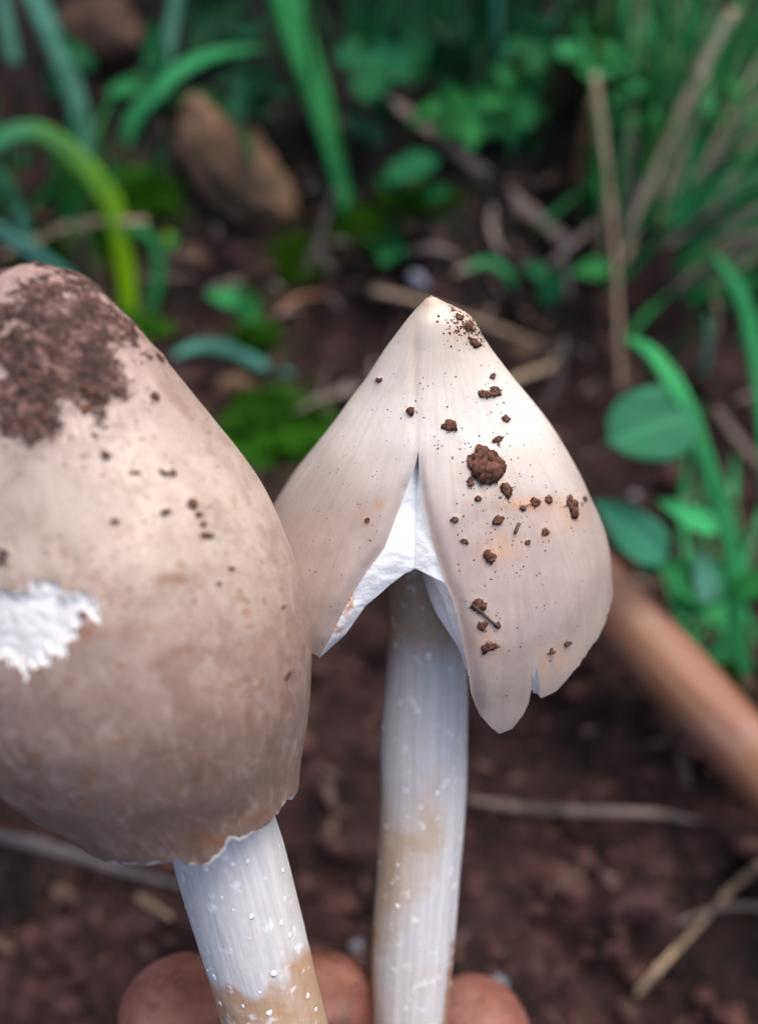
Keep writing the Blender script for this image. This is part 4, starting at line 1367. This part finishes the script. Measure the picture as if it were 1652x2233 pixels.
rock('pebble', 'small grey pebble on the soil right of the held stems', 'pebble', (1085, 2142), 24, 20, 16, -30, M['pebble'], .4, ICO2, .3, 1.3, 7)
rock('pebble', 'tiny pale pebble under the big round leaf', 'pebble', (1382, 1083), 12, 12, 10, 0, M['pebble'], .3, ICO2, .15, 1.3, 2)
rock('pebble', 'dark blue grey pebble in the hollow right of the cap tip', 'pebble', (1130, 770), 34, 26, 20, -20, M['rock_dark'], .4, ICO2, .25, 1.3, 12)


def moss(label, cx, cy, rx, ry, n, hgt):
    hgt *= .55; rx *= 1.25; ry *= 1.2; n = int(n * 1.3)
    d = g1(cx, cy); sc = KX * d
    root_p = P(cx, cy, d)
    acc = Acc()
    a = rng.uniform(0, 6.283, n); r = np.sqrt(rng.random(n)) * (.8 + .35 * vnoise(np.cos(a) * 2 + cx, np.sin(a) * 2 + cy))
    px, py = cx + rx * r * np.cos(a), cy + ry * r * np.sin(a)
    dd = gd(px, py)
    base = P(px, py, dd + .001)
    h = hgt * (1 - r ** 2 * .8) * (1 + .4 * vnoise(px / 25, py / 25))
    top = base + np.array([0, .0, 1]) * h[:, None] - FWD * h[:, None] * .5
    V, F = [], []
    ang = rng.uniform(0, 6.283, (n, 5)); el = rng.uniform(.2, 1.0, (n, 5))
    ll = rng.uniform(.0022, .0045, (n, 5))
    for j in range(5):
        dirv = np.stack([np.cos(ang[:, j]) * np.cos(el[:, j]), np.sin(ang[:, j]) * np.cos(el[:, j]), np.sin(el[:, j])], -1)
        s = unit(np.cross(dirv, rng.normal(0, 1, (n, 3)))) * (ll[:, j] * .22)[:, None]
        o_ = top - np.array([0, 0, 1]) * (h * rng.uniform(0, .6, n))[:, None]
        tip = o_ + dirv * ll[:, j][:, None]; m_ = o_ + dirv * ll[:, j][:, None] * .45
        up = np.cross(s, dirv) * .5
        q = np.stack([o_, m_ - s, tip, m_ + s, m_ + up], 1).reshape(-1, 3)
        i0 = np.arange(n) * 5
        acc.add(q, [np.concatenate([np.stack([i0, i0 + 1, i0 + 4], -1), np.stack([i0 + 1, i0 + 2, i0 + 4], -1), np.stack([i0 + 2, i0 + 3, i0 + 4], -1), np.stack([i0 + 3, i0, i0 + 4], -1), np.stack([i0, i0 + 3, i0 + 2], -1), np.stack([i0, i0 + 2, i0 + 1], -1)])])
    v, f = acc.get()
    o = build('moss_clump', v, f, M['moss'], org=root_p, uv=np.zeros((len(v), 2)), smooth=False)
    return tag(o, label, 'moss', kind='stuff')


moss('bright green moss cushion between the two caps', 615, 940, 105, 85, 1500, .012)
moss('moss patch at the foot of the broad hanging blade', 775, 505, 60, 42, 500, .008)
moss('small moss patch above the flat teal blade', 562, 742, 45, 32, 300, .006)
moss('mossy green growth around the foot of the long bluish blade', 150, 560, 120, 60, 500, .010)
moss('moss behind the bending yellow green blade', 300, 440, 85, 55, 500, .008)
moss('thin moss on the soil under the leaning grey straw', 650, 570, 50, 60, 300, .005)
moss('moss at the photo edge under the broad leaved plant', 1560, 1470, 70, 70, 400, .007)
moss('moss along the foot of the curled blade near the brown cap', 300, 720, 80, 40, 400, .007)
moss('dim moss in the hollow under the low herbs', 900, 440, 90, 30, 300, .005)


def scatter():
    lib = [lump(1.0, ICO1, .4) for _ in range(40)]
    acc = Acc()
    n = 2600
    px = rng.uniform(-150, 1800, n); py = rng.uniform(350, 2500, n)
    dd = gd(px, py); p = P(px, py, dd)
    for i in range(n):
        s = rng.uniform(.0007, .0022) * (2.2 if rng.random() < .06 else 1)
        v, f = lib[i % 40]; v = v * s
        acc.add(v * np.array([1, 1, .75]) + p[i] + np.array([0, 0, s * .3]), [f])
    lib3 = [lump(1.0, ICO2, .45, 1.3) for _ in range(24)]
    n2 = 330
    qx = rng.uniform(-150, 1800, n2); qy = rng.uniform(450, 2450, n2)
    q = P(qx, qy, gd(qx, qy))
    for i in range(n2):
        s = .0022 + .0042 * rng.random() ** 3
        v, f = lib3[i % 24]
        acc.add(v * s * np.array([rng.uniform(.8, 1.5), 1, .7]) + q[i] + np.array([0, 0, s * .1]), [f])
    v, f = acc.get()
    tag(build('soil_crumbs', v, f, M['soil_crumbs'], org=np.zeros(3)), kind='stuff')
    acc = Acc()
    n = 420
    px = rng.uniform(-150, 1800, n); py = rng.uniform(150, 2400, n)
    px[:140] = rng.uniform(650, 1350, 140); py[:140] = rng.uniform(380, 850, 140)
    dd = gd(px, py); p = P(px, py, dd - .002)
    for i in range(n):
        L = rng.uniform(.004, .016); W = L * rng.uniform(.12, .5)
        v, f, uv = leaf_mesh(L, W, 'ovate', rng.uniform(-.3, .4), 7, 5)
        a = rng.uniform(0, 6.28); ti = rng.normal(0, .35)
        X = np.array([math.cos(a), math.sin(a), ti]); X = unit(X); Z = unit(np.array([rng.normal(0, .3), rng.normal(0, .3), 1])); Y = unit(np.cross(Z, X)); Z = np.cross(X, Y)
        acc.add(v[:, :1] * X + v[:, 1:2] * Y + v[:, 2:] * Z + p[i], f)
    v, f = acc.get()
    tag(build('leaf_litter', v, f, M['dead_leaf'], org=np.zeros(3)), kind='stuff')


def dry_bits():
    acc = Acc()
    n = 80
    px = rng.uniform(-100, 1750, n); py = rng.uniform(380, 1300, n)
    dd = gd(px, py); p = P(px, py, dd - .003)
    for i in range(n):
        L = rng.uniform(.006, .035); a = rng.uniform(0, 6.28)
        X = unit(np.array([math.cos(a), math.sin(a), rng.normal(0, .25)]))
        t = np.linspace(-.5, .5, 6)[:, None]
        c = p[i] + X * L * t + np.array([0, 0, 1]) * (.1 * L * (t * 2) ** 2) * rng.uniform(-1, .4)
        v, f, uv = blade_geo(c, np.full(6, rng.uniform(.0004, .0013)), .0003, .4)
        acc.add(v, f)
    v, f = acc.get()
    tag(build('dry_grass_bits', v, f, M['straw_grey'], org=np.zeros(3)), kind='stuff')


M['soil_crumbs'] = simple('loose_soil', (.015, .007, .006), (.08, .038, .034), 40, .85, .0005, .2)
scatter()
dry_bits()


def add_shade_shrub():
    """leafy shrub added out of view above the bank, to shade the hollow below"""
    base = np.array([.05, 1.2, float(terrain(.05, 1.2))])
    root = thing('shade_shrub', 'unseen leafy shrub added above the frame to shade the hollow', 'shrub', base)  # unseen shrub, added to keep light off the hollow
    acc = Acc(); n = 3600
    u = rng.normal(0, 1, (n, 3)); u = unit(u) * (rng.random(n) ** .4)[:, None]
    c = np.array([-.02, 1.0, .54]) + u * np.array([.50, .26, .13])
    c = c + .03 * np.stack([vnoise(c[:, 0] * 9, c[:, 1] * 9, c[:, 2] * 9 + k) for k in (0, 30, 60)], -1)
    lv, lf, luv = leaf_mesh(1, .55, 'ovate', .2, 5, 3)
    uvs = []
    for i in range(n):
        X = unit(rng.normal(0, 1, 3) * np.array([1, 1, .4])); Z = unit(rng.normal(0, .5, 3) + np.array([0, 0, 1.2])); Y = unit(np.cross(Z, X)); Z = np.cross(X, Y)
        L = rng.uniform(.025, .05)
        acc.add((lv[:, :1] * X + lv[:, 1:2] * Y + lv[:, 2:] * Z) * L + c[i], lf); uvs.append(luv)
    v, f = acc.get()
    tag(build('shade_foliage', v, f, M['herb'], root, uv=np.vstack(uvs)), kind='stuff')
    for k in range(7):
        e = np.array([-.4 + .13 * k, 0.92 + .05 * (k % 3), .52 + .02 * (k % 2)])
        m_ = (base + e) / 2 + np.array([0, .06, .10])
        v, f = tube(spline([base + np.array([0, 0, -.01]), m_, e], 20), np.linspace(.007, .002, 20), 8)
        build('shade_branch', v, f, M['twig'], root)


add_shade_shrub()
